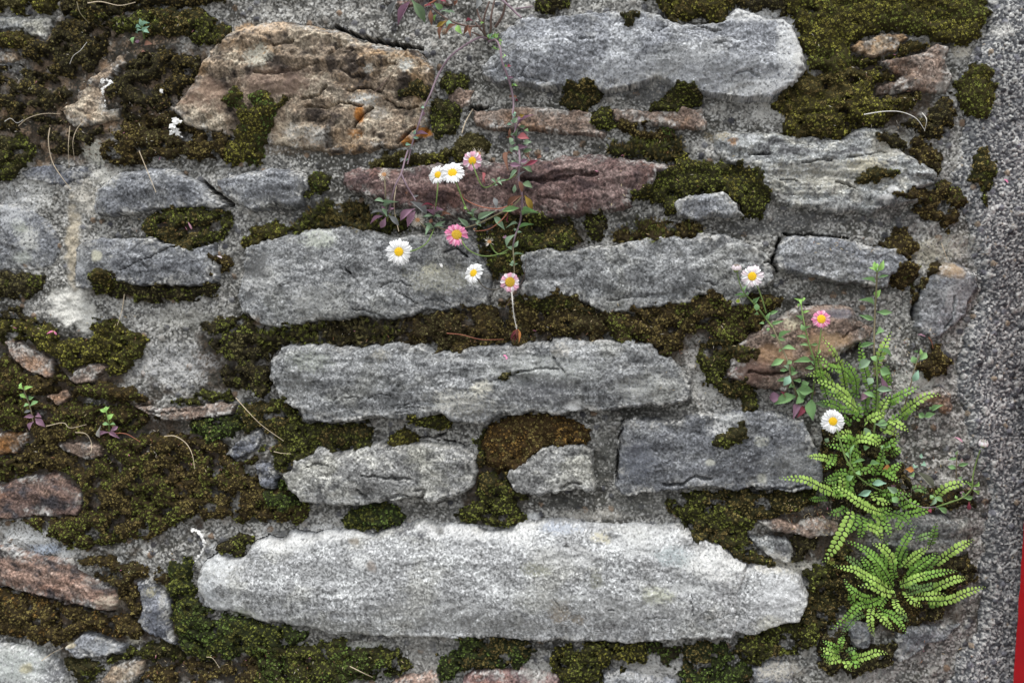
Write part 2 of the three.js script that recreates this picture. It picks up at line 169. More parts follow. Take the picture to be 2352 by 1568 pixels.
  more_14: [[2305, 70, 26, 18, 0.76, 0.74, 0.68, 0.95, 1], [2215, 112, 26, 20, 0.56, 0.52, 0.44, 0.8, 1], [2145, 580, 60, 40, 0.5, 0.47, 0.38, 0.75, 1], [2200, 560, 50, 30, 0.5, 0.48, 0.42, 0.7, 1], [1790, 1295, 60, 22, 0.6, 0.57, 0.5, 0.8, 1], [1860, 1310, 40, 20, 0.6, 0.57, 0.5, 0.85, 1], [1770, 255, 50, 30, 0.56, 0.55, 0.52, 0.8, 1], [1790, 1545, 60, 26, 0.5, 0.47, 0.41, 0.8, 1], [1980, 1580, 90, 50, 0.42, 0.4, 0.37, 0.6, 1], [2120, 880, 60, 30, 0.62, 0.6, 0.55, 0.7, 1], [1680, 790, 30, 40, 0.55, 0.53, 0.5, 0.7, 1], [1600, 830, 30, 60, 0.52, 0.5, 0.47, 0.7, 1], [1620, 890, 40, 40, 0.56, 0.55, 0.52, 0.7, 1], [1460, 1160, 110, 30, 0.1, 0.1, 0.09, 0.7, 1], [1390, 1050, 34, 80, 0.1, 0.1, 0.09, 0.8, 1], [1290, 1160, 80, 22, 0.06, 0.06, 0.055, 0.75, 1], [1360, 1185, 90, 16, 0.4, 0.38, 0.34, 0.7, 1], [1760, 520, 130, 24, 0.09, 0.09, 0.09, 0.7, 1], [1950, 660, 120, 30, 0.08, 0.08, 0.07, 0.8, 1], [1850, 500, 110, 20, 0.1, 0.1, 0.1, 0.7, 1], [1230, 320, 120, 18, 0.06, 0.06, 0.06, 0.6, 1], [1180, 205, 100, 20, 0.1, 0.1, 0.09, 0.6, 1], [1480, 215, 60, 30, 0.08, 0.08, 0.08, 0.7, 1], [660, 460, 130, 40, 0.1, 0.1, 0.1, 0.5, 1], [390, 840, 110, 60, 0.5, 0.5, 0.5, 0.6, 1], [420, 730, 100, 30, 0.45, 0.44, 0.4, 0.6, 1], [1880, 715, 50, 10, 0.3, 0.2, 0.16, 0.6, 0], [1815, 745, 22, 16, 0.55, 0.5, 0.36, 0.8, 1], [1900, 790, 60, 26, 0.4, 0.27, 0.15, 0.6, 0], [1770, 815, 60, 26, 0.36, 0.22, 0.12, 0.6, 0], [1925, 720, 40, 14, 0.14, 0.14, 0.17, 0.7, 0], [1720, 850, 60, 30, 0.17, 0.1, 0.08, 0.7, 0], [1695, 830, 20, 12, 0.5, 0.45, 0.42, 0.8, 1], [2180, 620, 40, 18, 0.42, 0.3, 0.18, 0.7, 0], [2190, 680, 40, 34, 0.42, 0.42, 0.42, 0.6, 1], [405, 1108, 30, 22, 0.36, 0.24, 0.09, 0.9, 1], [840, 1210, 26, 10, 0.5, 0.49, 0.45, 0.6, 1], [690, 1490, 60, 14, 0.45, 0.44, 0.4, 0.7, 1], [830, 1488, 70, 12, 0.45, 0.45, 0.4, 0.7, 1], [965, 1500, 40, 50, 0.3, 0.29, 0.27, 0.6, 1], [1230, 1545, 50, 22, 0.5, 0.49, 0.46, 0.7, 1], [1510, 1540, 90, 30, 0.56, 0.55, 0.53, 0.6, 1]],  // near-black joint patches: algae, with the shade under stones painted in
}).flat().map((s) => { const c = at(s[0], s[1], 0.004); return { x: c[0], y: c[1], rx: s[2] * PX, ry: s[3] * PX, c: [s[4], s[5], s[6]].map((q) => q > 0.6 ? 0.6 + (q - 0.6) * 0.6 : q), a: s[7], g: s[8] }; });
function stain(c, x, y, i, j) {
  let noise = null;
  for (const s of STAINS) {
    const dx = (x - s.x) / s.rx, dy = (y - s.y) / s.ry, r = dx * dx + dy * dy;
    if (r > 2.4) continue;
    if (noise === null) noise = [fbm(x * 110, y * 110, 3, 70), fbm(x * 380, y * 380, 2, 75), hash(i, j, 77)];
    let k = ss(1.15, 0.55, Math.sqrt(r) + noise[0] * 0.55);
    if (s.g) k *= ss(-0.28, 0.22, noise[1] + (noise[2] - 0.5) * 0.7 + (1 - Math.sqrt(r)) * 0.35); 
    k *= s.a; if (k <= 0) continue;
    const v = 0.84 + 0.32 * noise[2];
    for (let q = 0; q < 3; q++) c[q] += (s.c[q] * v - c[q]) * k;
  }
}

// a sheet of the wall's face over part of the grid; f(x, y, i, j) gives the height or NaN, col(c, x, y, i, j) the colour
const cA = [0, 0, 0];
function sheet(i0, i1, j0, j1, k, f, col, note) {
  const w = Math.floor((i1 - i0) / k) + 1, h = Math.floor((j1 - j0) / k) + 1, z = new Float32Array(w * h);
  for (let b = 0; b < h; b++) for (let a = 0; a < w; a++) { const i = i0 + a * k, j = j0 + b * k; z[b * w + a] = f(X0 + i * STEP, Y0 + j * STEP, i, j); }
  const id = new Int32Array(w * h).fill(-1), idx = []; let n = 0;
  for (let b = 0; b < h - 1; b++) for (let a = 0; a < w - 1; a++) {
    const q = [b * w + a, b * w + a + 1, (b + 1) * w + a + 1, (b + 1) * w + a];
    if (q.some((m) => !(z[m] === z[m]))) continue;
    for (const m of q) if (id[m] < 0) id[m] = n++;
    if ((a + b) & 1) idx.push(id[q[0]], id[q[1]], id[q[2]], id[q[0]], id[q[2]], id[q[3]]); else idx.push(id[q[0]], id[q[1]], id[q[3]], id[q[1]], id[q[2]], id[q[3]]);
  }
  if (!n) return null;
  const P = new Float32Array(n * 3), N = new Float32Array(n * 3), C = new Float32Array(n * 3), U = new Float32Array(n * 2), s = STEP * k;
  for (let b = 0; b < h; b++) for (let a = 0; a < w; a++) {
    const m = b * w + a, o = id[m]; if (o < 0) continue;
    const i = i0 + a * k, j = j0 + b * k, x = X0 + i * STEP, y = Y0 + j * STEP, zz = z[m];
    const g = (q, ok) => ok && z[q] === z[q] ? z[q] : zz;
    let nx = g(m - 1, a > 0) - g(m + 1, a < w - 1), ny = g(m - w, b > 0) - g(m + w, b < h - 1), nz = 2 * s; const L = Math.hypot(nx, ny, nz);
    P[o * 3] = x; P[o * 3 + 1] = y; P[o * 3 + 2] = zz; N[o * 3] = nx / L; N[o * 3 + 1] = ny / L; N[o * 3 + 2] = nz / L; U[o * 2] = x; U[o * 2 + 1] = y;
    col(cA, x, y, i, j, zz); C[o * 3] = Math.max(0.004, cA[0]); C[o * 3 + 1] = Math.max(0.004, cA[1]); C[o * 3 + 2] = Math.max(0.004, cA[2]);
    if (note) note(i, j, zz);
  }
  const G = new THREE.BufferGeometry();
  G.setAttribute('position', new THREE.BufferAttribute(P, 3)); G.setAttribute('normal', new THREE.BufferAttribute(N, 3)); G.setAttribute('color', new THREE.BufferAttribute(C, 3)); G.setAttribute('uv', new THREE.BufferAttribute(U, 2)); G.setIndex(idx);
  return G;
}
const gi = (x) => Math.round((x - X0) / STEP), gj = (y) => Math.round((y - Y0) / STEP);
const raise = (i, j, z) => { if (i >= 0 && j >= 0 && i < NX && j < NY) { const m = j * NX + i; if (z > top[m]) top[m] = z; } };

// the sand grains of mortar and render: a tone for each grain
function grit(c, x, y, i, j, size, tones, seed) {
  worley(x / size + 0.6 * n2(x * 300, y * 300, seed), y / size, seed);
  const r = wId; let t = tones[tones.length - 1]; for (const q of tones) if (r < q[0]) { t = q; break; }
  const v = (0.8 + 0.4 * hash(i, j, seed)) * (wD > 0.62 ? 0.8 : 1); c[0] = t[1] * v; c[1] = t[2] * v; c[2] = t[3] * v;
}
const MGRIT = [[0.24, 0.045, 0.045, 0.045], [0.42, 0.16, 0.158, 0.152], [0.62, 0.36, 0.35, 0.325], [0.86, 0.54, 0.53, 0.5], [1.1, 0.74, 0.735, 0.71]];

// ---------- the stones ----------
// base, light and dark tones and a tint, and how strongly the last three show
const TONES = {
  slate: [[0.2, 0.207, 0.224], [0.39, 0.4, 0.415], [0.088, 0.092, 0.102], [0.3, 0.29, 0.25], 0.75, 0.5, 0.25],
  dark: [[0.135, 0.142, 0.165], [0.25, 0.26, 0.29], [0.07, 0.075, 0.09], [0.2, 0.2, 0.2], 0.7, 0.7, 0.3],
  grey: [[0.23, 0.235, 0.24], [0.42, 0.425, 0.425], [0.085, 0.087, 0.09], [0.33, 0.325, 0.28], 0.75, 0.6, 0.35],
  warm: [[0.27, 0.27, 0.265], [0.5, 0.495, 0.46], [0.1, 0.1, 0.1], [0.4, 0.39, 0.31], 0.85, 0.75, 0.4],
  pale: [[0.42, 0.425, 0.43], [0.63, 0.64, 0.64], [0.2, 0.2, 0.195], [0.5, 0.49, 0.42], 0.8, 0.42, 0.35],
  tan: [[0.29, 0.225, 0.165], [0.52, 0.45, 0.35], [0.07, 0.055, 0.045], [0.38, 0.22, 0.09], 0.9, 1, 0.55],
  purple: [[0.14, 0.09, 0.083], [0.27, 0.2, 0.185], [0.06, 0.042, 0.045], [0.19, 0.095, 0.07], 0.7, 0.75, 0.5],
  brown: [[0.2, 0.145, 0.115], [0.34, 0.28, 0.24], [0.085, 0.065, 0.055], [0.3, 0.16, 0.08], 0.7, 0.75, 0.5],
  red: [[0.25, 0.165, 0.13], [0.42, 0.32, 0.27], [0.05, 0.045, 0.048], [0.3, 0.16, 0.11], 0.6, 0.95, 0.5],
  orange: [[0.23, 0.125, 0.055], [0.34, 0.2, 0.09], [0.08, 0.05, 0.03], [0.28, 0.12, 0.035], 0.6, 0.8, 0.6],
  rust: [[0.15, 0.1, 0.085], [0.3, 0.2, 0.15], [0.05, 0.05, 0.058], [0.24, 0.12, 0.07], 0.6, 0.9, 0.6],
  ledge: [[0.3, 0.31, 0.31], [0.5, 0.49, 0.44], [0.09, 0.09, 0.095], [0.45, 0.42, 0.32], 0.8, 0.85, 0.5],
};
const STONES = [
  ['tan', 8, '505,85 540,55 600,48 660,45 720,55 765,58 830,85 880,94 940,108 975,118 995,150 990,180 1003,210 985,240 985,285 960,318 900,338 800,348 700,343 640,330 590,320 540,318 480,300 420,285 378,247 400,215 440,180 460,140 475,110', { step: 1.6, rough: 2.4, und: 7, scar: 3.5, crease: 6, sk: 7, sv: 45, w: 24, drop: 26, ang: 8, label: 'large rough tan and orange rock' }],
  ['slate', 16, '1146,64 1180,40 1240,27 1300,24 1370,20 1430,18 1470,12 1510,20 1525,32 1570,42 1640,42 1670,30 1690,14 1740,24 1800,30 1825,50 1835,85 1850,120 1858,150 1835,180 1800,205 1770,219 1702,219 1614,208 1579,198 1544,183 1508,176 1473,192 1420,198 1392,206 1350,184 1297,192 1244,199 1173,180 1142,187 1107,172 1107,141 1125,115 1135,90', { light: 1.3, w: 17, drop: 30, bulge: 6, label: 'broad pale grey slate block' }],
  ['brown', 5, '1079,261 1082,247 1140,247 1209,240 1279,243 1350,254 1364,268 1368,290 1392,303 1385,311 1335,303 1279,300 1209,294 1138,290 1114,289 1086,279', { w: 12, drop: 20, sv: 90 }],
  ['brown', 5, '1399,243 1455,247 1491,252 1561,243 1614,247 1621,279 1616,293 1561,289 1508,282 1455,282 1413,274', { w: 10, drop: 17, light: 1.4 }],
  ['purple', 15, '783,392 814,381 853,374 938,376 1008,370 1090,367 1150,364 1244,360 1297,353 1385,349 1438,353 1473,360 1551,367 1544,383 1512,395 1505,416 1491,430 1455,445 1448,469 1385,483 1314,494 1226,496 1138,492 1008,494 955,475 902,467 850,456 825,442 797,438 780,418', { w: 18, drop: 30, bulge: 5, ang: -5, step: 1.3, rough: 0.9, label: 'long purplish brown stone' }],
  ['ledge', 7, '1632,296 1720,291 1794,298 1861,308 1931,315 1967,288 2037,286 2050,317 2079,332 2115,366 2150,381 2162,409 2143,424 2090,437 2125,457 2072,469 2002,488 1931,485 1861,475 1790,462 1755,440 1720,391 1688,379 1639,342', { step: 2.2, sk: 6, sv: 60, su: 9, w: 17, drop: 24, und: 5, ang: -4, rough: 1, label: 'wide layered grey rock with cream patches' }],
  ['slate', 17, '1549,462 1554,455 1586,445 1607,446 1639,437 1660,439 1688,459 1699,480 1717,500 1667,491 1639,491 1597,498 1561,491 1551,476', { light: 1.35, w: 12, drop: 26, ty: 0.3, label: 'small pale grey wedge of slate' }],
  ['slate', 10, '206,469 212,437 229,420 268,390 318,385 388,381 423,397 455,414 475,435 500,452 520,468 494,475 441,474 388,474 353,478 300,489 247,493 212,491', { w: 16, drop: 26, bulge: 5, und: 5 }],
  ['slate', 10, '490,412 522,395 564,388 632,385 691,391 708,406 705,427 694,446 691,469 656,476 620,471 585,479 555,472 530,456 505,436', { w: 15, drop: 26, und: 5 }],
  ['slate', -2, '-60,455 0,462 53,469 92,490 116,512 130,545 132,580 120,608 81,618 42,624 -60,618', { w: 14, drop: 14 }],
  ['dark', -4, '46,392 90,372 150,378 200,376 195,400 150,425 100,420 60,412', { w: 10, drop: 14 }],
  ['slate', 13, '171,600 173,570 180,556 198,547 282,547 349,547 360,556 406,559 441,570 487,556 490,594 492,640 441,653 370,652 318,653 272,646 247,632 208,658 173,656', { w: 8, drop: 26, und: 2, step: 0.8, rough: 0.35, tone: 0.85, label: 'oblong blue grey slate with a crack' }],
  ['grey', 11, '560,570 585,557 656,534 726,522 783,513 814,518 867,527 903,538 973,534 1026,532 1079,538 1097,566 1114,601 1125,637 1128,672 1122,697 1079,702 1008,713 973,709 938,727 885,733 832,720 783,733 726,733 691,744 638,751 590,737 556,715 546,675 552,640 560,610', { w: 14, drop: 28, bulge: 4, label: 'wide grey stone under the white daisies' }],
  ['grey', 14, '1196,591 1212,580 1254,569 1297,576 1332,569 1385,559 1438,555 1473,547 1519,541 1579,543 1600,545 1607,534 1628,534 1643,540 1664,534 1678,545 1717,559 1755,573 1768,590 1776,622 1778,645 1724,675 1702,699 1674,699 1664,675 1607,675 1593,688 1561,695 1508,706 1455,709 1392,716 1364,706 1328,684 1293,672 1272,670 1240,681 1202,684 1194,665 1203,629', { w: 9, drop: 28, und: 3, step: 0.7, rough: 0.5, bulge: 4, light: 0.75, label: 'wide smooth grey block' }],
  ['slate', 13, '1778,594 1782,576 1792,552 1805,540 1826,537 1879,541 1932,545 1974,555 2013,566 2059,570 2076,582 2085,594 2073,619 2052,629 2045,654 2020,658 1967,651 1918,639 1872,631 1826,624 1791,614', { w: 10, drop: 30, bulge: 4, und: 3 }],
  ['slate', 9, '2108,686 2118,665 2136,640 2161,608 2193,601 2224,612 2249,626 2253,658 2232,690 2226,722 2189,752 2168,776 2126,769 2103,749 2101,718', { w: 16, drop: 24, bulge: 6, tone: 0.9 }],
  ['brown', 15, '1688,790 1720,765 1790,735 1836,703 1879,700 1939,703 1960,711 1974,735 2009,749 2002,767 1974,787 1932,808 1930,830 1889,852 1826,872 1805,892 1755,889 1715,880 1674,864 1676,825', { w: 14, drop: 30, ang: 14, step: 1.3, sv: 45, light: 1.1, label: 'orange brown stone behind the tall sprigs' }],
  ['grey', 20, '613,820 641,792 673,783 708,786 761,792 804,790 843,792 885,785 913,781 931,795 966,788 994,806 1026,802 1054,809 1086,792 1114,786 1149,785 1185,788 1209,785 1262,788 1269,771 1307,774 1346,778 1385,778 1420,783 1494,785 1508,809 1540,813 1554,834 1572,855 1590,869 1590,912 1568,924 1526,935 1491,931 1420,938 1367,945 1332,944 1272,953 1226,945 1173,954 1140,962 1114,977 1079,974 1037,963 1008,949 973,960 927,970 885,963 832,963 797,970 745,966 691,963 673,938 641,924 620,894 610,859', { w: 16, drop: 36, bulge: 6, step: 1.3, sk: 6, sv: 75, und: 6, label: 'big craggy grey stone in the middle of the wall' }],
  ['warm', 18, '650,1089 671,1078 677,1057 705,1050 726,1029 751,1027 776,1038 832,1027 867,1020 920,1025 941,1016 984,1022 1026,1020 1068,1031 1089,1057 1086,1085 1082,1113 1065,1130 1026,1147 980,1160 968,1147 938,1143 895,1151 832,1160 783,1161 726,1160 684,1151 675,1133 652,1120', { w: 14, drop: 34, bulge: 5, und: 6, ang: 3, label: 'pale lichen coated stone' }],
  ['warm', 14, '1164,1096 1173,1078 1209,1059 1244,1029 1272,1022 1321,1016 1346,1024 1360,1036 1362,1085 1361,1130 1346,1135 1321,1122 1297,1126 1272,1133 1226,1138 1202,1133 1177,1119', { w: 10, drop: 28, light: 0.75, rough: 0.6 }],
  ['slate', 16, '1427,968 1455,961 1491,963 1543,961 1579,961 1614,950 1650,950 1668,958 1688,947 1738,947 1773,947 1815,961 1840,965 1854,1000 1868,1025 1880,1045 1889,1075 1889,1112 1868,1122 1808,1126 1755,1122 1720,1119 1685,1126 1620,1116 1560,1122 1491,1134 1455,1140 1431,1137 1415,1113 1420,1068 1423,1015', { w: 9, drop: 34, und: 5, tone: 0.78, step: 1, label: 'dark mottled grey block' }],
  ['pale', 16, '436,1360 441,1325 452,1286 487,1267 512,1278 547,1279 564,1251 579,1240 607,1230 640,1238 656,1223 708,1223 744,1216 797,1209 832,1212 853,1223 902,1205 970,1195 1008,1207 1079,1202 1114,1219 1167,1212 1191,1195 1244,1198 1297,1196 1350,1209 1403,1209 1455,1207 1519,1209 1561,1209 1586,1226 1625,1244 1660,1251 1681,1276 1720,1295 1716,1322 1702,1385 1699,1431 1692,1472 1632,1475 1561,1479 1491,1479 1420,1482 1314,1479 1226,1479 1173,1472 1114,1468 1044,1475 938,1472 832,1472 783,1465 691,1451 638,1437 585,1437 547,1422 494,1412 455,1398', { w: 26, drop: 30, bulge: 9, und: 3, step: 0.7, rough: 0.8, label: 'huge whitish lichen covered block' }],
  ['pale', 17, '1684,1318 1735,1297 1773,1304 1819,1318 1840,1332 1861,1367 1850,1399 1840,1424 1790,1442 1715,1460 1675,1448 1672,1385', { w: 14, drop: 24, bulge: 4, und: 2, step: 0.5, rough: 0.3, light: 1.1 }],
  ['red', 3, '-60,1250 0,1258 70,1279 159,1283 183,1315 247,1340 272,1368 268,1389 247,1409 198,1398 123,1380 53,1362 -60,1340', { w: 12, drop: 22, ang: -13, step: 1.4, sv: 95, rough: 1.2, label: 'streaked reddish stone' }],
  ['dark', 4, '307,1332 335,1331 374,1361 386,1385 385,1431 397,1480 370,1466 332,1445 318,1431 325,1403 314,1375', { w: 9, drop: 20, bare: 1, label: 'dark pointed sliver of slate' }],
  ['slate', 4, '155,1484 183,1463 219,1463 282,1480 272,1498 229,1509 176,1507', { w: 9, drop: 20, bare: 1, light: 1.2 }],
  ['pale', 4, '-60,1474 0,1477 35,1480 88,1495 123,1516 148,1555 160,1610 -60,1610', { w: 14, drop: 20, bare: 1 }],
  ['tan', 3, '219,1568 247,1537 300,1516 325,1523 320,1545 285,1580 225,1600', { w: 10, drop: 18, bare: 1 }],
  ['rust', 2, '-60,1112 0,1114 35,1096 88,1089 141,1092 176,1120 190,1149 176,1182 123,1186 71,1182 18,1188 -60,1186', { w: 12, drop: 18, bare: 1 }],
  ['red', 6, '880,1580 920,1556 960,1550 990,1541 1005,1555 1012,1590 900,1605', { w: 10, drop: 20, tone: 1.2 }],
  ['purple', 8, '1060,1595 1066,1562 1085,1550 1131,1539 1160,1546 1191,1537 1244,1547 1279,1560 1285,1600', { w: 10, drop: 20, tone: 1.9 }],
  ['slate', 6, '1385,1550 1420,1540 1438,1549 1500,1556 1554,1563 1556,1600 1390,1600', { w: 9, drop: 20, light: 1.3 }],
  ['slate', 5, '1728,1537 1773,1520 1812,1526 1822,1550 1812,1600 1735,1600', { w: 9, drop: 20 }],
  ['brown', 2, '7,785 42,788 88,813 116,831 109,862 71,855 28,823', { w: 7, drop: 16, bare: 1, ang: -25, light: 1.4 }],
  ['brown', 3, '152,869 176,848 226,838 238,845 212,873 176,878', { w: 8, drop: 16, bare: 1 }],
  ['brown', 2, '109,912 152,901 155,915 131,930', { w: 6, drop: 14, bare: 1, light: 1.3 }],
  ['brown', 2, '134,1021 159,1016 226,1023 228,1042 194,1050 148,1040', { w: 7, drop: 16, bare: 1, light: 1.2 }],
  ['orange', 1, '-60,990 0,994 60,994 62,1010 38,1036 -60,1050', { w: 8, drop: 14, bare: 1 }],
  ['brown', 5, '307,929 353,943 423,936 494,929 536,931 532,944 459,956 406,969 353,957', { w: 7, drop: 22, bare: 1, sv: 120, ang: 3 }],
  ['ledge', 0, '-60,30 0,35 53,38 116,35 113,62 102,90 74,80 53,63 -60,66', { w: 9, drop: 14, bare: 1 }],
  ['tan', -1, '-60,110 35,113 42,131 20,143 -60,142', { w: 7, drop: 12, bare: 1 }],
  ['tan', 2, '141,247 169,222 198,183 240,150 275,125 282,142 250,182 232,215 240,245 274,242 265,268 215,287 165,287 148,270', { w: 10, drop: 18, bare: 1, light: 1.2 }],
  ['dark', 4, '522,1045 550,1010 590,990 600,1005 578,1032 540,1052', { w: 7, drop: 18, bare: 1, rough: 1.6 }],
  ['dark', 5, '585,1068 615,1060 632,1095 625,1124 600,1117 588,1090', { w: 7, drop: 20, bare: 1, rough: 1.6 }],
  ['tan', 3, '1963,106 1981,92 2020,78 2072,76 2088,85 2062,99 2058,118 2002,124 1974,120', { w: 9, drop: 18, bare: 1, light: 1.1 }],
  ['brown', 5, '2023,141 2072,131 2108,120 2154,95 2178,106 2171,141 2184,169 2183,208 2143,214 2090,203 2020,210 2023,194 2065,183 2072,166 2037,152', { w: 10, drop: 20, bare: 1, light: 1.15, step: 1.6, rough: 1.4, crease: 6, sv: 75, label: 'rugged pinkish brown stone' }],
  ['brown', 6, '2095,915 2157,892 2184,905 2188,929 2180,949 2143,932 2110,940', { w: 7, drop: 20, tone: 0.8 }],
  ['slate', 6, '2048,1505 2058,1470 2073,1440 2108,1431 2179,1442 2210,1438 2179,1465 2126,1482 2090,1511 2066,1525', { w: 12, drop: 20, tone: 0.9 }],
  ['slate', 12, '1954,1440 1967,1425 1992,1440 1998,1473 1993,1489 1965,1479', { w: 9, drop: 26, bare: 1 }],
  ['brown', 6, '1741,1197 1791,1196 1826,1210 1896,1191 1921,1198 1918,1228 1843,1232 1780,1221', { w: 8, drop: 18, bare: 1, light: 1.4 }],
  ['ledge', 4, '1722,1235 1755,1240 1805,1240 1820,1269 1808,1291 1773,1277 1741,1256', { w: 9, drop: 18, bare: 1 }],
  ['ledge', 3, '2030,1192 2073,1182 2161,1186 2228,1191 2240,1226 2214,1267 2161,1278 2080,1267 2035,1242', { w: 18, drop: 14, tone: 0.62, rough: 1.3, crease: 5, sv: 30 }],
  ['brown', 1, '1030,215 1050,200 1082,203 1078,235 1055,247 1035,240', { w: 8, drop: 14, light: 1.4 }],
  ['rust', -2, '880,-30 885,4 930,12 1000,14 1035,6 1040,-30', { w: 9, drop: 12 }],
];
const wall = thing('stone_wall', 'old rubble stone wall with pale mortar and mossy joints', 'wall', [0, 0, 0]);
function outline(pts, z) { return pts.map((p) => at(p[0], p[1], z)); }
function makeStone([type, zf, path, o = {}], n, coarse) {
  const tone = TONES[type], s = 101 + n * 7, z0 = zf * 0.85 / 1000, poly = coarse ? path : outline(list(path), z0);
  const xs = poly.map((p) => p[0]), ys = poly.map((p) => p[1]), m = 0.013, cx = (Math.min(...xs) + Math.max(...xs)) / 2, cy = (Math.min(...ys) + Math.max(...ys)) / 2;
  const lim = coarse ? [-1e6, 1e6, -1e6, 1e6] : [0, NX - 1, 0, NY - 1], k = coarse ? 3 : 1;
  const i0 = Math.max(lim[0], gi(Math.min(...xs) - m)), i1 = Math.min(lim[1], gi(Math.max(...xs) + m)), j0 = Math.max(lim[2], gj(Math.min(...ys) - m)), j1 = Math.min(lim[3], gj(Math.max(...ys) + m));
  const W = (o.w ?? 12) * PX * 0.8, drop = (o.drop ?? 22) / 1000, und = (o.und ?? 4) / 1000, bulge = (o.bulge ?? 3) / 1000, su = o.su ?? 14, sv = o.sv ?? 42, sk = o.sk ?? 4.5, stp = (o.step ?? 1) / 1000, rough = (o.rough ?? (type === 'slate' || type === 'pale' || type === 'dark' ? 0.45 : 0.75)) / 1000;
  const ang = (o.ang ?? 0) * Math.PI / 180, ca = Math.cos(ang), sa = Math.sin(ang), tx = o.tx ?? (hash(n, 1, 5) - 0.5) * 0.06, ty = o.ty ?? (hash(n, 2, 5) - 0.35) * 0.16;
  const worn0 = (u, v, sd) => ss(-0.3, 0.4, n2(u * 15, v * 18, sd + 64));
  const f = (x, y, i, j) => {
    const wx = x + 0.0022 * n2(x * 24, y * 30, s + 90) + 0.0021 * n2(x * 75, y * 75, s) + 0.0011 * n2(x * 240, y * 240, s + 1), wy = y + 0.0022 * n2(x * 24, y * 30, s + 91) + 0.0021 * n2(x * 75, y * 75, s + 2) + 0.0011 * n2(x * 240, y * 240, s + 3);
    const d = distance(poly, wx, wy) + 0.0022, up = distance.up;
    if (!coarse) { const q = j * NX + i; if (d > inside[q]) inside[q] = d; if (o.bare && d > bareD[q]) bareD[q] = d; }
    if (d < -0.0025) return NaN;
    const w = W * (up > 0 ? 1 + 0.8 * up : 1 + 0.3 * up) * (0.8 + 0.5 * (n2(x * 40, y * 40, s + 4) + 0.4)), t = clamp(d / w);
    let z = z0 - drop * Math.pow(1 - t, 2.5) + Math.min(0, d) * 3 + bulge * (ss(0, 0.036, d) - 0.5);
    const u = (x - cx) * ca + (y - cy) * sa, v = -(x - cx) * sa + (y - cy) * ca, big = fbm(u * 10, v * 17, 3, s + 5);
    z += und * big + (o.crease ?? (type === 'slate' ? 2.2 : type === 'pale' ? 1.5 : 3.6)) / 1000 * (Math.min(0.55, Math.abs(n2(u * 26 + big, v * 44, s + 60))) - 0.3) * (0.5 + worn0(u, v, s)) + tx * (x - cx) + ty * (y - cy);
    const q = fbm(u * su, v * sv + big * 0.8, 3, s + 9) * sk, fl = Math.floor(q), fr = q - fl, worn = ss(-0.25, 0.35, n2(u * 22, v * 26, s + 12));
    z += stp * (0.45 * q + worn * (fl - q + ss(0, 0.2, fr)));
    z += rough * (0.5 * ridge(u * 70, v * 120, 3, s + 15) + 0.55 * fbm(u * 190, v * 230, 2, s + 18)) + 0.0003 * n2(x * 430, y * 430, s + 20);
    worley(u * 34 + 0.9 * n2(u * 40, v * 60, s + 66) + 0.25 * n2(u * 150, v * 150, s + 67), v * 66 + 0.9 * n2(u * 40, v * 60, s + 68) + 0.25 * n2(u * 150, v * 150, s + 69), s + 70);
    if (wId > 0.45) z -= (o.scar ?? 1.9) / 1000 * (wId - 0.2) * (ss(0.62, 0.5, wD) * 0.6 + 0.7 * ss(0.6, 0, wD));
    return z - crackDepth(x, y);
  };
  const col = (c, x, y0, i, j, zz) => {
    const y = y0 - (zz - z0) * 1.1, u = (x - cx) * ca + (y - cy) * sa, v = -(x - cx) * sa + (y - cy) * ca;
    const a = fbm(u * 24, v * 34, 4, s + 25), b = fbm(u * 120, v * 200, 3, s + 30), e = fbm(x * 16, y * 20, 3, s + 35), w = hash(i, j, s), w2 = hash(i, j, s + 50);
    const kl = ss(-0.05, 0.5, a + 0.7 * b) * tone[4] * Math.min(1, o.light ?? 1), kd = ss(-0.05, 0.42, -a * 0.7 + fbm(u * 60, v * 90, 3, s + 40) * 0.9) * tone[5], kt = ss(0.05, 0.4, e + 0.3 * b) * tone[6];
    const fine = fbm(u * 330, v * 420, 2, s + 70), mid = fbm(u * 90, v * 130, 3, s + 74);
    const flat = ss(-0.013, -0.005, zz - z0), g = (1 + (0.9 * w - 0.45) * flat) * clamp(1 + 0.95 * fine + (type === 'pale' ? 0.45 : 0.8) * mid, 0.25, 1.9) * (o.tone ?? 1) * Math.max(1, o.light ?? 1) * (flat < 0.5 ? 1 : w2 > 0.9 ? 1.4 : w2 < 0.1 + 0.2 * ss(0, 0.4, mid - 0.2 * fine) ? 0.45 : 1);
    for (let q = 0; q < 3; q++) { let t = tone[0][q]; t += (tone[3][q] - t) * kt; t += (tone[1][q] - t) * kl; t += (tone[2][q] - t) * kd; c[q] = t * g; }
    if (!coarse) {
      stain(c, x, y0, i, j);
      const lime = ss(0.016, 0.001, inside[j * NX + i]) * ss(-0.12, 0.3, fbm(x * 45, y0 * 60, 3, s + 80) + 0.35 * (hash(i, j, 82) - 0.5)) * 0.85;
      if (lime > 0.02) { const r = [c[0], c[1], c[2]]; grit(c, x, y, i, j, 0.0024, MGRIT, 36); for (let q = 0; q < 3; q++) c[q] = r[q] + (c[q] - r[q]) * lime; }
    }
  };
  const G = sheet(i0, i1, j0, j1, k, f, col, coarse ? null : raise);
  if (!G) return;
  const me = mesh('stone', G, stoneMat, wall); if (o.label) me.userData.label = o.label;
}
STONES.forEach((S, n) => makeStone(S, n));

const pebble = (x, y, size, seed) => { worley(x / size, y / size, seed); return wId > 0.72 ? clamp(1 - wD / (0.16 + 0.2 * wId)) : 0; };
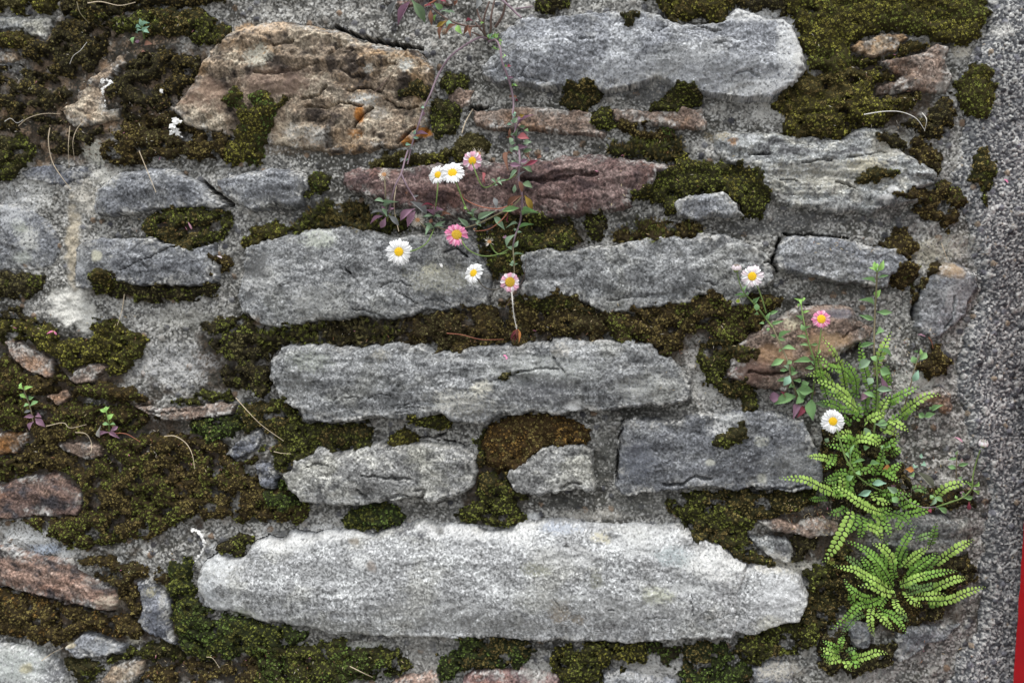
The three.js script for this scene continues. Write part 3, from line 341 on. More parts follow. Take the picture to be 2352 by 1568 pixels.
// ---------- the rough rendered pillar on the right ----------
const pillarEdge = list('2268,-40 2262,60 2225,130 2196,200 2200,270 2205,330 2180,400 2200,470 2215,530 2235,600 2245,690 2205,770 2190,850 2205,950 2225,1030 2262,1120 2262,1200 2250,1290 2246,1380 2235,1450 2190,1530 2180,1620');
const pillarPoly = outline([...pillarEdge, [2700, 1620], [2700, -40]], 0.002);
const PGRIT = [[0.34, 0.035, 0.038, 0.046], [0.56, 0.12, 0.124, 0.134], [0.78, 0.3, 0.3, 0.3], [0.93, 0.5, 0.495, 0.48], [0.938, 0.36, 0.3, 0.23], [1.1, 0.7, 0.695, 0.67]];
const pillarColour = (c, x, y, i, j) => {
  grit(c, x, y, i, j, 0.0015, PGRIT, 41);
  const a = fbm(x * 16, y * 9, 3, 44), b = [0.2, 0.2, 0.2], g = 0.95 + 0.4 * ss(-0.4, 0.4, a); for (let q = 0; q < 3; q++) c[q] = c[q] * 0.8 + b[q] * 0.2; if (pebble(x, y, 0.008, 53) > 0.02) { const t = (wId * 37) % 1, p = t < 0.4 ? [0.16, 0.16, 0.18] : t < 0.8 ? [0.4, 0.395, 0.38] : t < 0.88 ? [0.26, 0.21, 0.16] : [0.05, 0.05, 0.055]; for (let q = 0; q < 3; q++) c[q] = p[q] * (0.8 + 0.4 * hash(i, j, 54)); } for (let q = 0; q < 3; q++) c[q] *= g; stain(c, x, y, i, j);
};
const pillar = thing('rendered_pillar', 'roughcast grey concrete pillar with gritty pebbled face beside the stone wall', 'pillar', [0, 0, 0]);
{
  const i0 = gi(Math.min(...pillarPoly.map((p) => p[0]))) - 8;
  const f = (x, y, i, j) => {
    const d = distance(pillarPoly, x + 0.004 * n2(x * 50, y * 50, 46) + 0.002 * n2(x * 200, y * 200, 47), y); const q = j * NX + i;
    if (d > inside[q]) inside[q] = d; if (d < -0.003) return NaN;
    worley(x / 0.0015 + 0.6 * n2(x * 300, y * 300, 41), y / 0.0015, 41);
    const pb = wD, pi = wId, pp = Math.sqrt(pebble(x, y, 0.008, 53)); wD = pb; wId = pi;
    return 0.003 + 0.002 * pp - 0.014 * Math.pow(1 - clamp(d / 0.02), 2) + Math.min(0, d) * 2 + 0.0026 * fbm(x * 30, y * 30, 3, 48) + 0.0016 * (0.5 - wD) + 0.0014 * (wId - 0.5);
  };
  mesh('render_coat', sheet(Math.max(0, i0), NX - 1, 0, NY - 1, 1, f, pillarColour, raise), mortarMat, pillar);
}

// ---------- the mortar ----------
const mortarZ = (x, y) => { const pb = pebble(x, y, 0.0095, 51); worley(x / 0.002, y / 0.002, 31); return -0.0065 + 0.0026 * Math.sqrt(pb) + 0.006 * fbm(x * 20, y * 30, 3, 32) + 0.0032 * fbm(x * 75, y * 85, 3, 33) + 0.0012 * (0.5 - wD) + 0.0006 * ridge(x * 300, y * 300, 2, 35); };
const EARTH = [[230, 190, 300, 190, 3], [120, 300, 200, 90, 3], [230, 1060, 400, 200], [120, 850, 220, 100], [530, 830, 110, 90], [1050, 750, 480, 45], [1600, 760, 130, 90], [250, 1400, 260, 120], [560, 1530, 330, 50], [1960, 1080, 110, 100], [2060, 1360, 170, 100], [1880, 1230, 140, 80], [2000, 200, 180, 110], [1240, 530, 130, 50], [1130, 1120, 80, 110], [430, 520, 90, 40], [350, 670, 150, 22]].map((e) => [...at(e[0], e[1], -0.008), e[2] * PX, e[3] * PX, e[4] ?? 1]);
const mortarColour = (c, x, y, i, j, z) => {
  grit(c, x, y, i, j, 0.0017, MGRIT, 36);
  const b = [0.4, 0.385, 0.355], a = fbm(x * 26, y * 26, 3, 37); for (let q = 0; q < 3; q++) c[q] = c[q] * 0.78 + b[q] * 0.22;
  if (pebble(x, y, 0.0095, 51) > 0.02) { const t = (wId * 37) % 1, p = t < 0.4 ? [0.2, 0.2, 0.21] : t < 0.7 ? [0.42, 0.4, 0.37] : t < 0.85 ? [0.3, 0.22, 0.16] : [0.09, 0.09, 0.1]; for (let q = 0; q < 3; q++) c[q] = p[q] * (0.8 + 0.4 * hash(i, j, 52)); }
  worley(x / 0.0017 + 0.6 * n2(x * 300, y * 300, 36), y / 0.0017, 36);
  const reg = ss(-0.15, 0.5, fbm(x * 30, y * 42, 4, 38) + 0.25 * n2(x * 9, y * 11, 43)) * 0.72, k = (wId * 7.31) % 1 < reg ? 0.85 : 0;
  for (const e of EARTH) { const r = Math.hypot((x - e[0]) / e[2], (y - e[1]) / e[3]), h = ss(1.1, 0.6, r + 0.6 * fbm(x * 40, y * 40, 3, 90)) * ss(-0.5, 0.2, fbm(x * 120, y * 120, 3, 93) + 0.3) * 0.9; if (h > 0) { const t = 0.5 + hash(i, j, 96), m = fbm(x * 70, y * 70, 2, 97); for (let q = 0; q < 3; q++) c[q] += (([0.075, 0.055, 0.038][q] + [0.05, 0.025, 0.01][q] * Math.max(0, m)) * t * (e[4] > 1 && m > -0.1 ? e[4] : 1) - c[q]) * h; } }
  const g = 0.86 + 0.3 * a; for (let q = 0; q < 3; q++) { c[q] *= g; c[q] += ([0.05, 0.048, 0.04][q] - c[q]) * k; }
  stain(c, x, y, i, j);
};
mesh('mortar', sheet(0, NX - 1, 0, NY - 1, 1, (x, y, i, j) => inside[j * NX + i] > 0.0045 ? NaN : mortarZ(x, y) - crackDepth(x, y), mortarColour, raise), mortarMat, wall);

// ---------- the wall beyond the picture: plain courses, the bulk behind, the ground ----------
{
  const K = 12, xa = gi(-1.25), xb = gi(X1) - 1, ya = gj(-1.28), yb = gj(0.95);
  const f = (x, y, i, j) => (i > 14 && i < NX - 14 && j > 14 && j < NY - 14) ? NaN : mortarZ(x, y) - ((i > 0 && i < NX && j > 0 && j < NY) ? 0.012 : 0);
  const o = mesh('mortar', sheet(xa, xb, ya, yb, K, f, (c, x, y, i, j) => { mortarColour(c, x, y, i, j, 0); }), mortarMat, wall);
  const T = ['slate', 'grey', 'brown', 'slate', 'warm'];
  let n = 200;
  const put = (x, y, w, h) => { const p = []; for (let q = 0; q < 14; q++) { const a = q / 14 * Math.PI * 2, sx = Math.sign(Math.cos(a)) * Math.pow(Math.abs(Math.cos(a)), 0.5), sy = Math.sign(Math.sin(a)) * Math.pow(Math.abs(Math.sin(a)), 0.5); p.push([x + sx * w / 2 * rr(0.88, 1.05), y + sy * h / 2 * rr(0.85, 1.08)]); } makeStone([T[n % 5], 8, p, { drop: 22, w: 16 }], n++, true); };
  for (let row = 0; row < 9; row++) { const y = Y1 + 0.05 - row * 0.098; for (const x of [X0 - 0.1, X0 - 0.31]) put(x + rr(-0.03, 0.03), y, rr(0.14, 0.18), rr(0.06, 0.08)); }
  for (let q = 0; q < 6; q++) { put(X0 + 0.08 + q * 0.17, Y0 - 0.055, rr(0.12, 0.15), rr(0.06, 0.075)); put(X0 + 0.1 + q * 0.17, Y1 + 0.05, rr(0.12, 0.15), rr(0.06, 0.075)); }
  const bulk = new THREE.BoxGeometry(1.25 + X1, 2.4, 0.34); bulk.translate((X1 - 1.25) / 2, -0.13, -0.24);
  const plain = new THREE.MeshStandardMaterial({ name: 'plain_masonry', color: new THREE.Color(0.3, 0.29, 0.27), roughness: 0.95, bumpMap: grainBump, bumpScale: 0.002, map: grainTone });
  mesh('wall_core', bulk, plain, wall);
  const pl = at(2260, 784)[0], body = new THREE.BoxGeometry(0.34, 2.34, 0.4, 1, 1, 1); body.translate(pl + 0.19, -0.13, -0.214);
  mesh('pillar_core', body, plain, pillar);
  const out = (x, y, i, j) => (j > 10 && j < NY - 10 && i < NX - 10) ? NaN : 0.002 - ((j > 0 && j < NY && i < NX) ? 0.012 : 0) + 0.004 * fbm(x * 30, y * 30, 3, 48);
  mesh('render_coat', sheet(gi(pl), gi(pl + 0.36), ya, yb, 6, out, pillarColour), mortarMat, pillar);
  const cap = (w, x, d) => { const g = new THREE.BoxGeometry(w, 0.06, d); g.translate(x, 1.1, -0.2); return g; };
  mesh('coping', cap(1.29 + X1, (X1 - 1.25) / 2, 0.46), plain, wall);
  const g = new THREE.PlaneGeometry(240, 240, 1, 1); g.rotateX(-Math.PI / 2);
  const ground = mesh('ground', g, new THREE.MeshStandardMaterial({ name: 'paving', color: new THREE.Color(0.2, 0.195, 0.185), roughness: 0.95 }), scene);
  ground.position.y = -1.3; tag(ground, 'grey ground in front of the wall', null, null, 'structure');
}

// ---------- moss ----------
{ // moss lies over the joints: a softened copy of the face to lay it on
}
function blurred(src, r) {
  const t = new Float32Array(src.length), o = new Float32Array(src.length), n = 2 * r + 1;
  for (let j = 0; j < NY; j++) { let s = 0; for (let i = -r; i <= r; i++) s += src[j * NX + clamp(i, 0, NX - 1)]; for (let i = 0; i < NX; i++) { t[j * NX + i] = s / n; s += src[j * NX + Math.min(NX - 1, i + r + 1)] - src[j * NX + Math.max(0, i - r)]; } }
  for (let i = 0; i < NX; i++) { let s = 0; for (let j = -r; j <= r; j++) s += t[clamp(j, 0, NY - 1) * NX + i]; for (let j = 0; j < NY; j++) { o[j * NX + i] = s / n; s += t[Math.min(NY - 1, j + r + 1) * NX + i] - t[Math.max(0, j - r) * NX + i]; } }
  return o;
}
const soft = blurred(top, 4);
const sample = (a, x, y) => { const fx = clamp((x - X0) / STEP, 0, NX - 1.001), fy = clamp((y - Y0) / STEP, 0, NY - 1.001), i = Math.floor(fx), j = Math.floor(fy), u = fx - i, v = fy - j, k = j * NX + i; return (a[k] * (1 - u) + a[k + 1] * u) * (1 - v) + (a[k + NX] * (1 - u) + a[k + NX + 1] * u) * v; };
const MOSS = {       // under-layer, young and old leaf tones
  gold: [[0.030, 0.026, 0.010], [0.211, 0.205, 0.044], [0.092, 0.076, 0.021]],
  olive: [[0.022, 0.021, 0.009], [0.147, 0.164, 0.038], [0.064, 0.061, 0.017]],
  green: [[0.018, 0.021, 0.009], [0.109, 0.156, 0.038], [0.051, 0.062, 0.018]],
  brown: [[0.026, 0.019, 0.009], [0.160, 0.131, 0.046], [0.078, 0.054, 0.021]],
  dark: [[0.019, 0.016, 0.009], [0.115, 0.104, 0.044], [0.055, 0.044, 0.020]],
  rust: [[0.034, 0.021, 0.009], [0.19, 0.118, 0.036], [0.085, 0.052, 0.018]],
};
class Soup { constructor() { this.p = []; this.c = []; this.i = []; }
  v(x, y, z, r, g, b) { this.p.push(x, y, z); this.c.push(r, g, b); return this.p.length / 3 - 1; }
  build() { const g = new THREE.BufferGeometry(); g.setAttribute('position', new THREE.Float32BufferAttribute(this.p, 3)); g.setAttribute('color', new THREE.Float32BufferAttribute(this.c, 3)); g.setIndex(this.i); g.computeVertexNormals(); return g; } }
function leaflet4(S, x, y, z, ax, ay, az, wx, wy, wz, bend, c) { // a pointed moss leaf: base, two shoulders, tip
  const v = (q, s, up) => S.v(x + ax * q + wx * s, y + ay * q + wy * s, z + az * q + wz * s + up, c[0], c[1], c[2]);
  const a = v(0, 0, 0), b = v(0.5, -1, bend), d = v(0.5, 1, bend), t = v(1, 0, 0); S.i.push(a, b, d, b, t, d);
}
const tl = [0, 0, 0];
function rosette(S, x, y, z, nx, ny, nz, r, tone, mixA, kind) {
  const A = tone[1], B = tone[2], br = 0.45 + 1.35 * Math.pow(rnd(), 1.3); const to = [0, 0, 0]; for (let q = 0; q < 3; q++) { tl[q] = (B[q] + (A[q] - B[q]) * mixA) * br; to[q] = (B[q] + (tl[q] - B[q]) * 0.5) * (0.6 + 0.4 * br); }
  // two directions across the normal
  let tx = nz, ty = 0, tz = -nx; let L = Math.hypot(tx, ty, tz); tx /= L; tz /= L; const sx = ny * tz - nz * ty, sy = nz * tx - nx * tz, sz = nx * ty - ny * tx, ph = rnd() * 6.283;
  const put = (n, out, up, wid, len, bright, tl) => { for (let q = 0; q < n; q++) {
    const a = ph + q / n * 6.283 + rr(-0.25, 0.25), ca = Math.cos(a), sa = Math.sin(a), ox = tx * ca + sx * sa, oy = ty * ca + sy * sa, oz = tz * ca + sz * sa, l = len * rr(0.8, 1.2);
    const dx = (ox * out + nx * up) * l, dy = (oy * out + ny * up) * l, dz = (oz * out + nz * up) * l, wx = (-tx * sa + sx * ca) * wid, wy = (-ty * sa + sy * ca) * wid, wz = (-tz * sa + sz * ca) * wid, v = bright * rr(0.85, 1.15);
    leaflet4(S, x, y, z, dx, dy, dz, wx, wy, wz, len * 0.18, [tl[0] * v, tl[1] * v, tl[2] * v]); } };
  if (kind === 's') { put(5, 0.5, 0.9, r * 0.14, r * 2.4, 1, to); put(4, 0.25, 1, r * 0.12, r * 3, 1.15, tl); }
  else { put(5, 0.95, 0.2, r * 0.26, r * 1.1, 1, to); put(5, 0.55, 0.75, r * 0.26, r * 1.0, 1.15, tl); }
}
const mossTop = new Float32Array(top);
let mossSeed = 300;
function mossPatch(spec, S, loose) {   // S collects the leaves; returns the cushion under them
  const [tone1, path, o = {}] = spec, s = (mossSeed += 9), tone = MOSS[tone1], tone2 = MOSS[o.mix ?? tone1], poly = outline(list(path), 0.006);
  const xs = poly.map((p) => p[0]), ys = poly.map((p) => p[1]), m = 0.008, thick = (o.t ?? 7) * 0.8 / 1000, holes = (o.holes ?? 0.1) + (loose ? 0.045 : 0), k = 2;
  const i0 = Math.max(0, gi(Math.min(...xs) - m)), i1 = Math.min(NX - 1, gi(Math.max(...xs) + m)), j0 = Math.max(0, gj(Math.min(...ys) - m)), j1 = Math.min(NY - 1, gj(Math.max(...ys) + m));
  if (i1 - i0 < 4 || j1 - j0 < 4) return null;
  const w = Math.floor((i1 - i0) / k) + 1, h = Math.floor((j1 - j0) / k) + 1, D = new Float32Array(w * h), Z = new Float32Array(w * h);
  for (let b = 0; b < h; b++) for (let a = 0; a < w; a++) {
    const i = i0 + a * k, j = j0 + b * k, x = X0 + i * STEP, y = Y0 + j * STEP;
    let d = distance(poly, x + 0.003 * n2(x * 60, y * 60, s), y + 0.003 * n2(x * 60, y * 60, s + 1)) + 0.003 * n2(x * 190, y * 190, s + 2) + 0.004 * n2(x * 90, y * 90, s + 20) + 0.001;
    d = Math.min(d, 0.03 * (fbm(x * 55, y * 75, 4, s + 3) * 1.15 + 0.72 - holes * 2.6)); 
    d = Math.min(d, -bareD[j * NX + i] - 0.0005 + 0.003 * n2(x * 120, y * 120, s + 4));
    worley(x / 0.0095 + n2(x * 60, y * 60, s + 6), y / 0.008, s + 5); const dome = 1 - wD * wD;
    const base = Math.max(soft[j * NX + i], mossTop[j * NX + i] - 0.006);
    D[b * w + a] = d; Z[b * w + a] = base + (d > 0 ? thick * (0.25 + 0.75 * (1 - Math.pow(1 - clamp(d / 0.012), 2))) + 0.0052 * dome * clamp(d / 0.004) + 0.003 * fbm(x * 90, y * 90, 2, s + 7) * clamp(d / 0.006) : -0.002 + d * 1.5);
  }
  const f = (x, y, i, j) => { const q = ((j - j0) / k) * w + (i - i0) / k; return D[q] < -0.0022 ? NaN : Z[q]; };
  const G = sheet(i0, i1, j0, j1, k, f, (c, x, y, i, j) => { const t = tone[0], v = 0.7 + 0.6 * hash(i, j, s); for (let q = 0; q < 3; q++) c[q] = Math.max(0.005, t[q] * v); });
  const gap = (o.gap ?? 3.0) / 1000, r = (o.r ?? 1.95) / 1000;
  const look = (x, y) => { const fx = (x - X0) / STEP, fy = (y - Y0) / STEP, a = Math.floor((fx - i0) / k), b = Math.floor((fy - j0) / k); if (a < 0 || b < 0 || a > w - 2 || b > h - 2) return null; const q = b * w + a, u = (fx - i0) / k - a, v = (fy - j0) / k - b; return [(D[q] * (1 - u) + D[q + 1] * u) * (1 - v) + (D[q + w] * (1 - u) + D[q + w + 1] * u) * v, (Z[q] * (1 - u) + Z[q + 1] * u) * (1 - v) + (Z[q + w] * (1 - u) + Z[q + w + 1] * u) * v, -(Z[q + 1] - Z[q]) / (k * STEP), -(Z[q + w] - Z[q]) / (k * STEP)]; };
  for (let y = Math.min(...ys) - m, row = 0; y < Math.max(...ys) + m; y += gap * 0.88, row++) for (let x = Math.min(...xs) - m + (row & 1) * gap / 2; x < Math.max(...xs) + m; x += gap) {
    const px = x + rr(-0.4, 0.4) * gap, py = y + rr(-0.4, 0.4) * gap, q = look(px, py); if (!q || q[0] < (rnd() < 0.3 ? -0.0018 : 0.0004) || (o.sparse && rnd() < o.sparse)) continue;
    const up = o.kind === 's' ? 0.75 : 0.3; let nx = clamp(q[2], -1.6, 1.6), ny = clamp(q[3], -1.6, 1.6) + up, nz = 1; const L = Math.hypot(nx, ny, nz);
    const a = fbm(px * 45, py * 45, 2, s + 8), t2 = o.mix && fbm(px * 22, py * 22, 2, 299) + 0.5 * n2(px * 120, py * 120, 298) > (o.cut ?? 0.05);
    rosette(S, px, py, q[1] - 0.0006, nx / L, ny / L, nz / L, r * rr(0.75, 1.2), t2 ? tone2 : tone, clamp(0.68 + a + rr(-0.4, 0.35)), o.kind);
  }
  for (let b = 0; b < h; b++) for (let a = 0; a < w; a++) if (D[b * w + a] > 0.0005) for (let u = 0; u < k; u++) for (let v = 0; v < k; v++) { const i = i0 + a * k + u, j = j0 + b * k + v; if (i < NX && j < NY && Z[b * w + a] > mossTop[j * NX + i]) mossTop[j * NX + i] = Z[b * w + a]; }
  return G;
}
const strip = (g) => { g.deleteAttribute('uv'); return g; };
function mossThing(label, specs, kind) {
  const S = new Soup(), parts = []; for (const s of specs) { const g = mossPatch(s, S, !!kind); if (g) parts.push(strip(g)); }
  parts.push(S.build()); const G = mergeGeometries(parts), o = mesh(kind ? 'moss' : 'moss_cushion', G, mossMat, scene); tag(o, label, 'moss', null, kind); return o;
}
// the spreading moss of the joints, which nobody could count
mossThing('dark olive and brown moss spreading along the joints of the stone wall', [
  ['gold', '-60,-30 120,-30 125,8 80,28 20,34 -60,38', { mix: 'dark' }],
  ['dark', '109,49 141,35 183,39 226,46 243,71 240,106 219,134 183,169 141,176 99,155 46,123 42,102 78,92 106,85', { mix: 'brown', t: 10 }],
  ['olive', '150,30 210,0 247,40 282,28 353,10 459,18 524,62 521,85 490,100 450,98 416,75 353,75 300,66 265,75 240,60', { mix: 'brown', t: 9 }],
  ['dark', '125,-30 460,-30 520,-10 455,12 350,6 280,22 220,30 140,25', { mix: 'brown' }],
  ['dark', '250,160 300,138 332,113 370,110 423,118 456,146 441,178 418,188 405,210 383,232 353,246 332,257 300,275 270,256 255,226 240,240 198,219 188,205 219,183', { mix: 'brown', t: 10, holes: 0.16 }],
  ['brown', '220,345 240,293 282,273 335,266 392,252 402,275 441,298 522,303 532,334 503,365 423,366 353,356 303,376 261,372 229,362', { mix: 'dark', t: 9, holes: 0.14 }],
  ['dark', '-60,145 30,150 90,165 130,190 165,215 140,245 150,285 100,280 60,292 -60,300', { mix: 'brown', holes: 0.2 }],
  ['olive', '-60,318 35,308 66,330 62,356 46,383 11,411 -60,417', { mix: 'dark' }],
  ['dark', '88,283 140,296 200,298 218,283 228,300 205,322 190,337 130,348 80,342 66,320', { mix: 'brown', holes: 0.2 }],
  ['dark', '-60,624 53,624 85,637 84,665 46,685 -60,685', { mix: 'olive' }], ['dark', '-60,690 0,700 60,725 90,745 42,735 -60,730', { mix: 'brown', holes: 0.16, t: 4 }],
  ['gold', '-60,735 42,732 92,746 141,767 198,787 206,732 247,726 281,752 330,785 309,817 289,852 247,861 226,836 176,842 152,861 146,842 116,826 95,806 49,787 -60,776', { mix: 'olive', t: 9 }],
  ['brown', '-60,808 21,822 53,857 99,860 120,843 152,864 198,880 219,873 265,884 330,915 318,928 247,924 212,914 159,907 152,921 116,928 106,907 53,914 -60,910', { mix: 'olive', t: 8 }],
  ['brown', '-60,914 50,918 110,930 200,925 300,935 345,962 300,988 240,1002 262,1016 300,1006 380,996 440,1001 500,1011 522,1046 545,1060 582,1050 592,1072 587,1112 622,1132 660,1132 682,1156 700,1167 692,1202 560,1197 520,1192 430,1192 400,1212 330,1237 240,1247 180,1262 140,1257 90,1227 60,1207 30,1195 -60,1190', { mix: 'olive', cut: -0.02, t: 7, holes: 0.125 }],
  ['dark', '459,746 494,732 550,721 575,735 581,760 634,772 612,800 602,815 612,860 616,900 590,930 564,893 512,889 505,866 508,824 483,809 469,781', { mix: 'olive', holes: 0.13 }],
  ['olive', '385,929 434,912 459,899 522,905 531,922 512,930 423,936'], ['green', '423,961 476,951 529,954 551,972 531,1003 476,1016 452,1000 423,979', { mix: 'olive' }],
  ['olive', '540,935 585,930 656,910 671,938 692,972 761,978 839,974 862,990 853,1018 797,1030 769,1037 748,1024 726,1026 704,1048 676,1060 669,1079 648,1090 626,1075 613,1036 590,1035 560,1010', { mix: 'brown', cut: 0.15, t: 8 }],
  ['green', '590,1090 630,1095 670,1133 684,1158 649,1177 600,1170'],
  ['dark', '585,767 620,753 691,747 761,744 804,735 903,739 914,770 887,785 850,792 790,790 740,792 700,786 660,782 640,792 612,822 598,800', { kind: 's', mix: 'olive', t: 7, r: 1.9, gap: 3 }],
  ['brown', '915,740 973,718 1060,704 1125,699 1175,684 1240,682 1286,668 1328,686 1364,707 1392,716 1424,745 1430,764 1380,778 1340,778 1270,770 1200,787 1120,786 1060,810 1020,802 990,805 960,787 918,780', { mix: 'dark', holes: 0.13 }],
  ['olive', '1170,690 1240,684 1290,670 1330,688 1366,709 1340,722 1280,715 1200,705', { mix: 'brown' }],
  ['brown', '1392,716 1455,711 1526,700 1586,690 1610,672 1660,670 1681,702 1717,697 1738,675 1770,668 1792,690 1768,734 1736,758 1690,792 1660,792 1640,777 1600,752 1572,762 1568,802 1540,814 1508,808 1490,785 1420,782 1396,750', { mix: 'olive', t: 9, holes: 0.08 }],
  ['olive', '1690,788 1733,809 1717,822 1673,818 1674,864 1726,878 1737,898 1740,940 1712,944 1700,907 1667,907 1637,896 1608,848 1604,815 1622,785 1650,768', { mix: 'brown', t: 9 }],
  ['olive', '1088,518 1138,495 1202,492 1279,492 1312,508 1334,555 1290,577 1262,571 1212,576 1200,598 1207,628 1140,632 1114,601 1097,562', { mix: 'brown', cut: 0.12, t: 9 }],
  ['dark', '1343,501 1385,490 1394,504 1380,549 1346,553', { mix: 'olive', holes: 0.14 }],
  ['brown', '1397,553 1442,508 1491,504 1597,512 1609,527 1593,545 1526,543 1484,545 1442,557', { mix: 'olive', kind: 's', r: 1.6, gap: 3 }],
  ['olive', '1095,1005 1110,985 1105,1010 1110,1060 1107,1085 1150,1075 1165,1098 1177,1121 1205,1137 1188,1165 1198,1192 1180,1210 1140,1214 1095,1202 1040,1192 1060,1167 1090,1150 1090,1120 1104,1085 1095,1040', { mix: 'brown', holes: 0.12 }],
  ['olive', '1533,1147 1579,1137 1667,1130 1770,1130 1881,1133 1874,1165 1792,1186 1775,1207 1740,1193 1731,1214 1712,1225 1719,1249 1747,1274 1772,1285 1778,1300 1731,1293 1685,1274 1667,1249 1625,1242 1586,1225 1563,1193 1538,1175', { mix: 'brown', cut: 0.0, t: 8 }],
  ['dark', '1801,1240 1843,1226 1882,1233 1880,1262 1861,1271 1828,1295 1812,1268', { mix: 'olive' }],
  ['olive', '1851,1316 1889,1297 1898,1276 1932,1242 1955,1269 1950,1332 1925,1367 1925,1438 1900,1454 1870,1489 1826,1503 1720,1530 1688,1512 1702,1470 1722,1460 1790,1445 1845,1422 1867,1367', { mix: 'brown', cut: -0.02, t: 9 }],
  ['dark', '1930,1290 2100,1280 2180,1310 2205,1370 2150,1425 2060,1452 1960,1425 1925,1380', { mix: 'brown', t: 6 }], ['dark', '1885,1452 1960,1447 2012,1492 2060,1480 2055,1532 1960,1562 1890,1540', { mix: 'brown', t: 6 }],
  ['dark', '1888,1000 1910,960 2000,950 2055,1000 2075,1080 2110,1128 2240,1128 2245,1165 2100,1175 1990,1182 1930,1172 1888,1120', { mix: 'brown', t: 5, holes: 0.12 }],
  ['green', '388,1300 425,1290 440,1330 436,1362 455,1400 494,1414 547,1424 585,1439 640,1439 702,1454 692,1477 660,1492 620,1502 560,1512 480,1522 420,1512 400,1482 388,1440 386,1390 375,1360', { mix: 'olive', t: 8 }],
  ['brown', '-60,1355 0,1360 53,1374 123,1392 198,1412 250,1419 300,1422 318,1440 330,1452 300,1472 240,1459 180,1461 130,1482 80,1482 40,1467 -60,1459', { mix: 'rust', cut: 0.25, t: 7 }],
  ['olive', '135,1520 230,1515 290,1500 330,1480 370,1472 397,1492 420,1517 340,1522 300,1516 245,1534 212,1567 160,1572 150,1550 122,1516', { mix: 'dark' }],
  ['brown', '330,1547 400,1527 560,1520 625,1517 625,1600 290,1600', { mix: 'dark', holes: 0.18, t: 5 }],
  ['olive', '585,1475 631,1491 737,1489 754,1473 783,1477 811,1496 839,1500 878,1487 909,1494 943,1539 902,1553 846,1560 726,1585 585,1590', { mix: 'green', t: 9 }],
  ['green', '1054,1463 1114,1468 1217,1475 1225,1501 1191,1532 1138,1535 1114,1539 1061,1546 1008,1575 1000,1515 1054,1496', { mix: 'brown', cut: 0.1 }],
  ['olive', '1263,1508 1297,1484 1385,1484 1477,1484 1486,1519 1438,1539 1385,1549 1381,1585 1297,1590 1272,1546', { mix: 'gold', t: 9 }],
  ['green', '1573,1484 1667,1482 1690,1511 1660,1528 1650,1556 1700,1521 1732,1543 1726,1585 1561,1590 1566,1537', { mix: 'brown', cut: 0.1 }], ['dark', '1484,1490 1565,1490 1560,1535 1490,1530', { mix: 'green', holes: 0.2, t: 4 }],
  ['brown', '165,1290 230,1282 300,1302 340,1312 384,1332 388,1372 340,1330 304,1332 316,1375 318,1425 290,1412 275,1375 250,1340 190,1317', { mix: 'dark', holes: 0.16, t: 6 }],
  ['olive', '705,492 726,467 797,460 832,467 853,492 938,499 922,524 850,528 783,514 737,521 666,528 673,515', { kind: 's', mix: 'brown', r: 1.7, gap: 3, t: 6 }],
  ['olive', '316,522 339,494 388,477 459,474 503,480 524,501 514,535 489,552 470,560 448,575 430,575 410,560 353,550 339,536', { mix: 'brown', cut: 0.15, holes: 0.12 }],
  ['dark', '210,637 226,620 261,624 277,647 335,658 423,660 492,656 492,677 423,688 318,688 247,674 213,672', { mix: 'olive' }],
  ['gold', '1843,163 1875,178 1917,150 1949,138 1974,155 2037,153 2071,169 2058,189 2020,200 2023,214 2090,205 2120,214 2090,228 2103,249 2055,256 2037,288 1967,288 1946,309 1914,309 1875,312 1826,305 1794,295 1806,261 1785,233 1801,213 1826,198', { mix: 'brown', cut: 0.06, t: 10, holes: 0.05 }],
  ['dark', '2154,226 2184,210 2190,243 2203,261 2191,300 2154,312 2118,302 2072,282 2142,261', { mix: 'brown' }], ['dark', '2020,307 2072,305 2092,328 2072,334 2044,330', { mix: 'brown' }], ['brown', '2076,332 2115,312 2152,328 2173,374 2163,401 2150,381 2108,367', { mix: 'dark' }],
  ['brown', '2048,447 2108,430 2140,432 2171,413 2205,427 2219,459 2194,503 2180,528 2157,510 2108,489 2104,474 2136,460 2090,458', { mix: 'olive', cut: 0.2 }],
  ['brown', '2013,561 2048,545 2069,522 2090,525 2110,569 2101,593 2083,586 2059,572', { mix: 'dark' }], ['brown', '2050,628 2083,599 2117,608 2101,656 2050,660', { mix: 'olive' }], ['brown', '2117,667 2136,610 2161,589 2159,615 2135,649 2108,688 2098,672', { mix: 'dark', t: 5 }],
  ['dark', '2179,1290 2230,1281 2250,1332 2179,1366 2150,1350 2161,1315', { mix: 'brown' }],
  ['brown', '1413,277 1455,277 1508,284 1546,291 1553,312 1508,316 1455,316 1418,295', { mix: 'green', cut: 0.05 }],
  ['dark', '1700,-30 1800,-30 1830,20 1760,20 1705,8', { mix: 'brown', t: 4 }],
  ['dark', '1233,-30 1302,-30 1302,4 1293,18 1254,26 1228,18', { mix: 'olive' }],
], 'stuff');
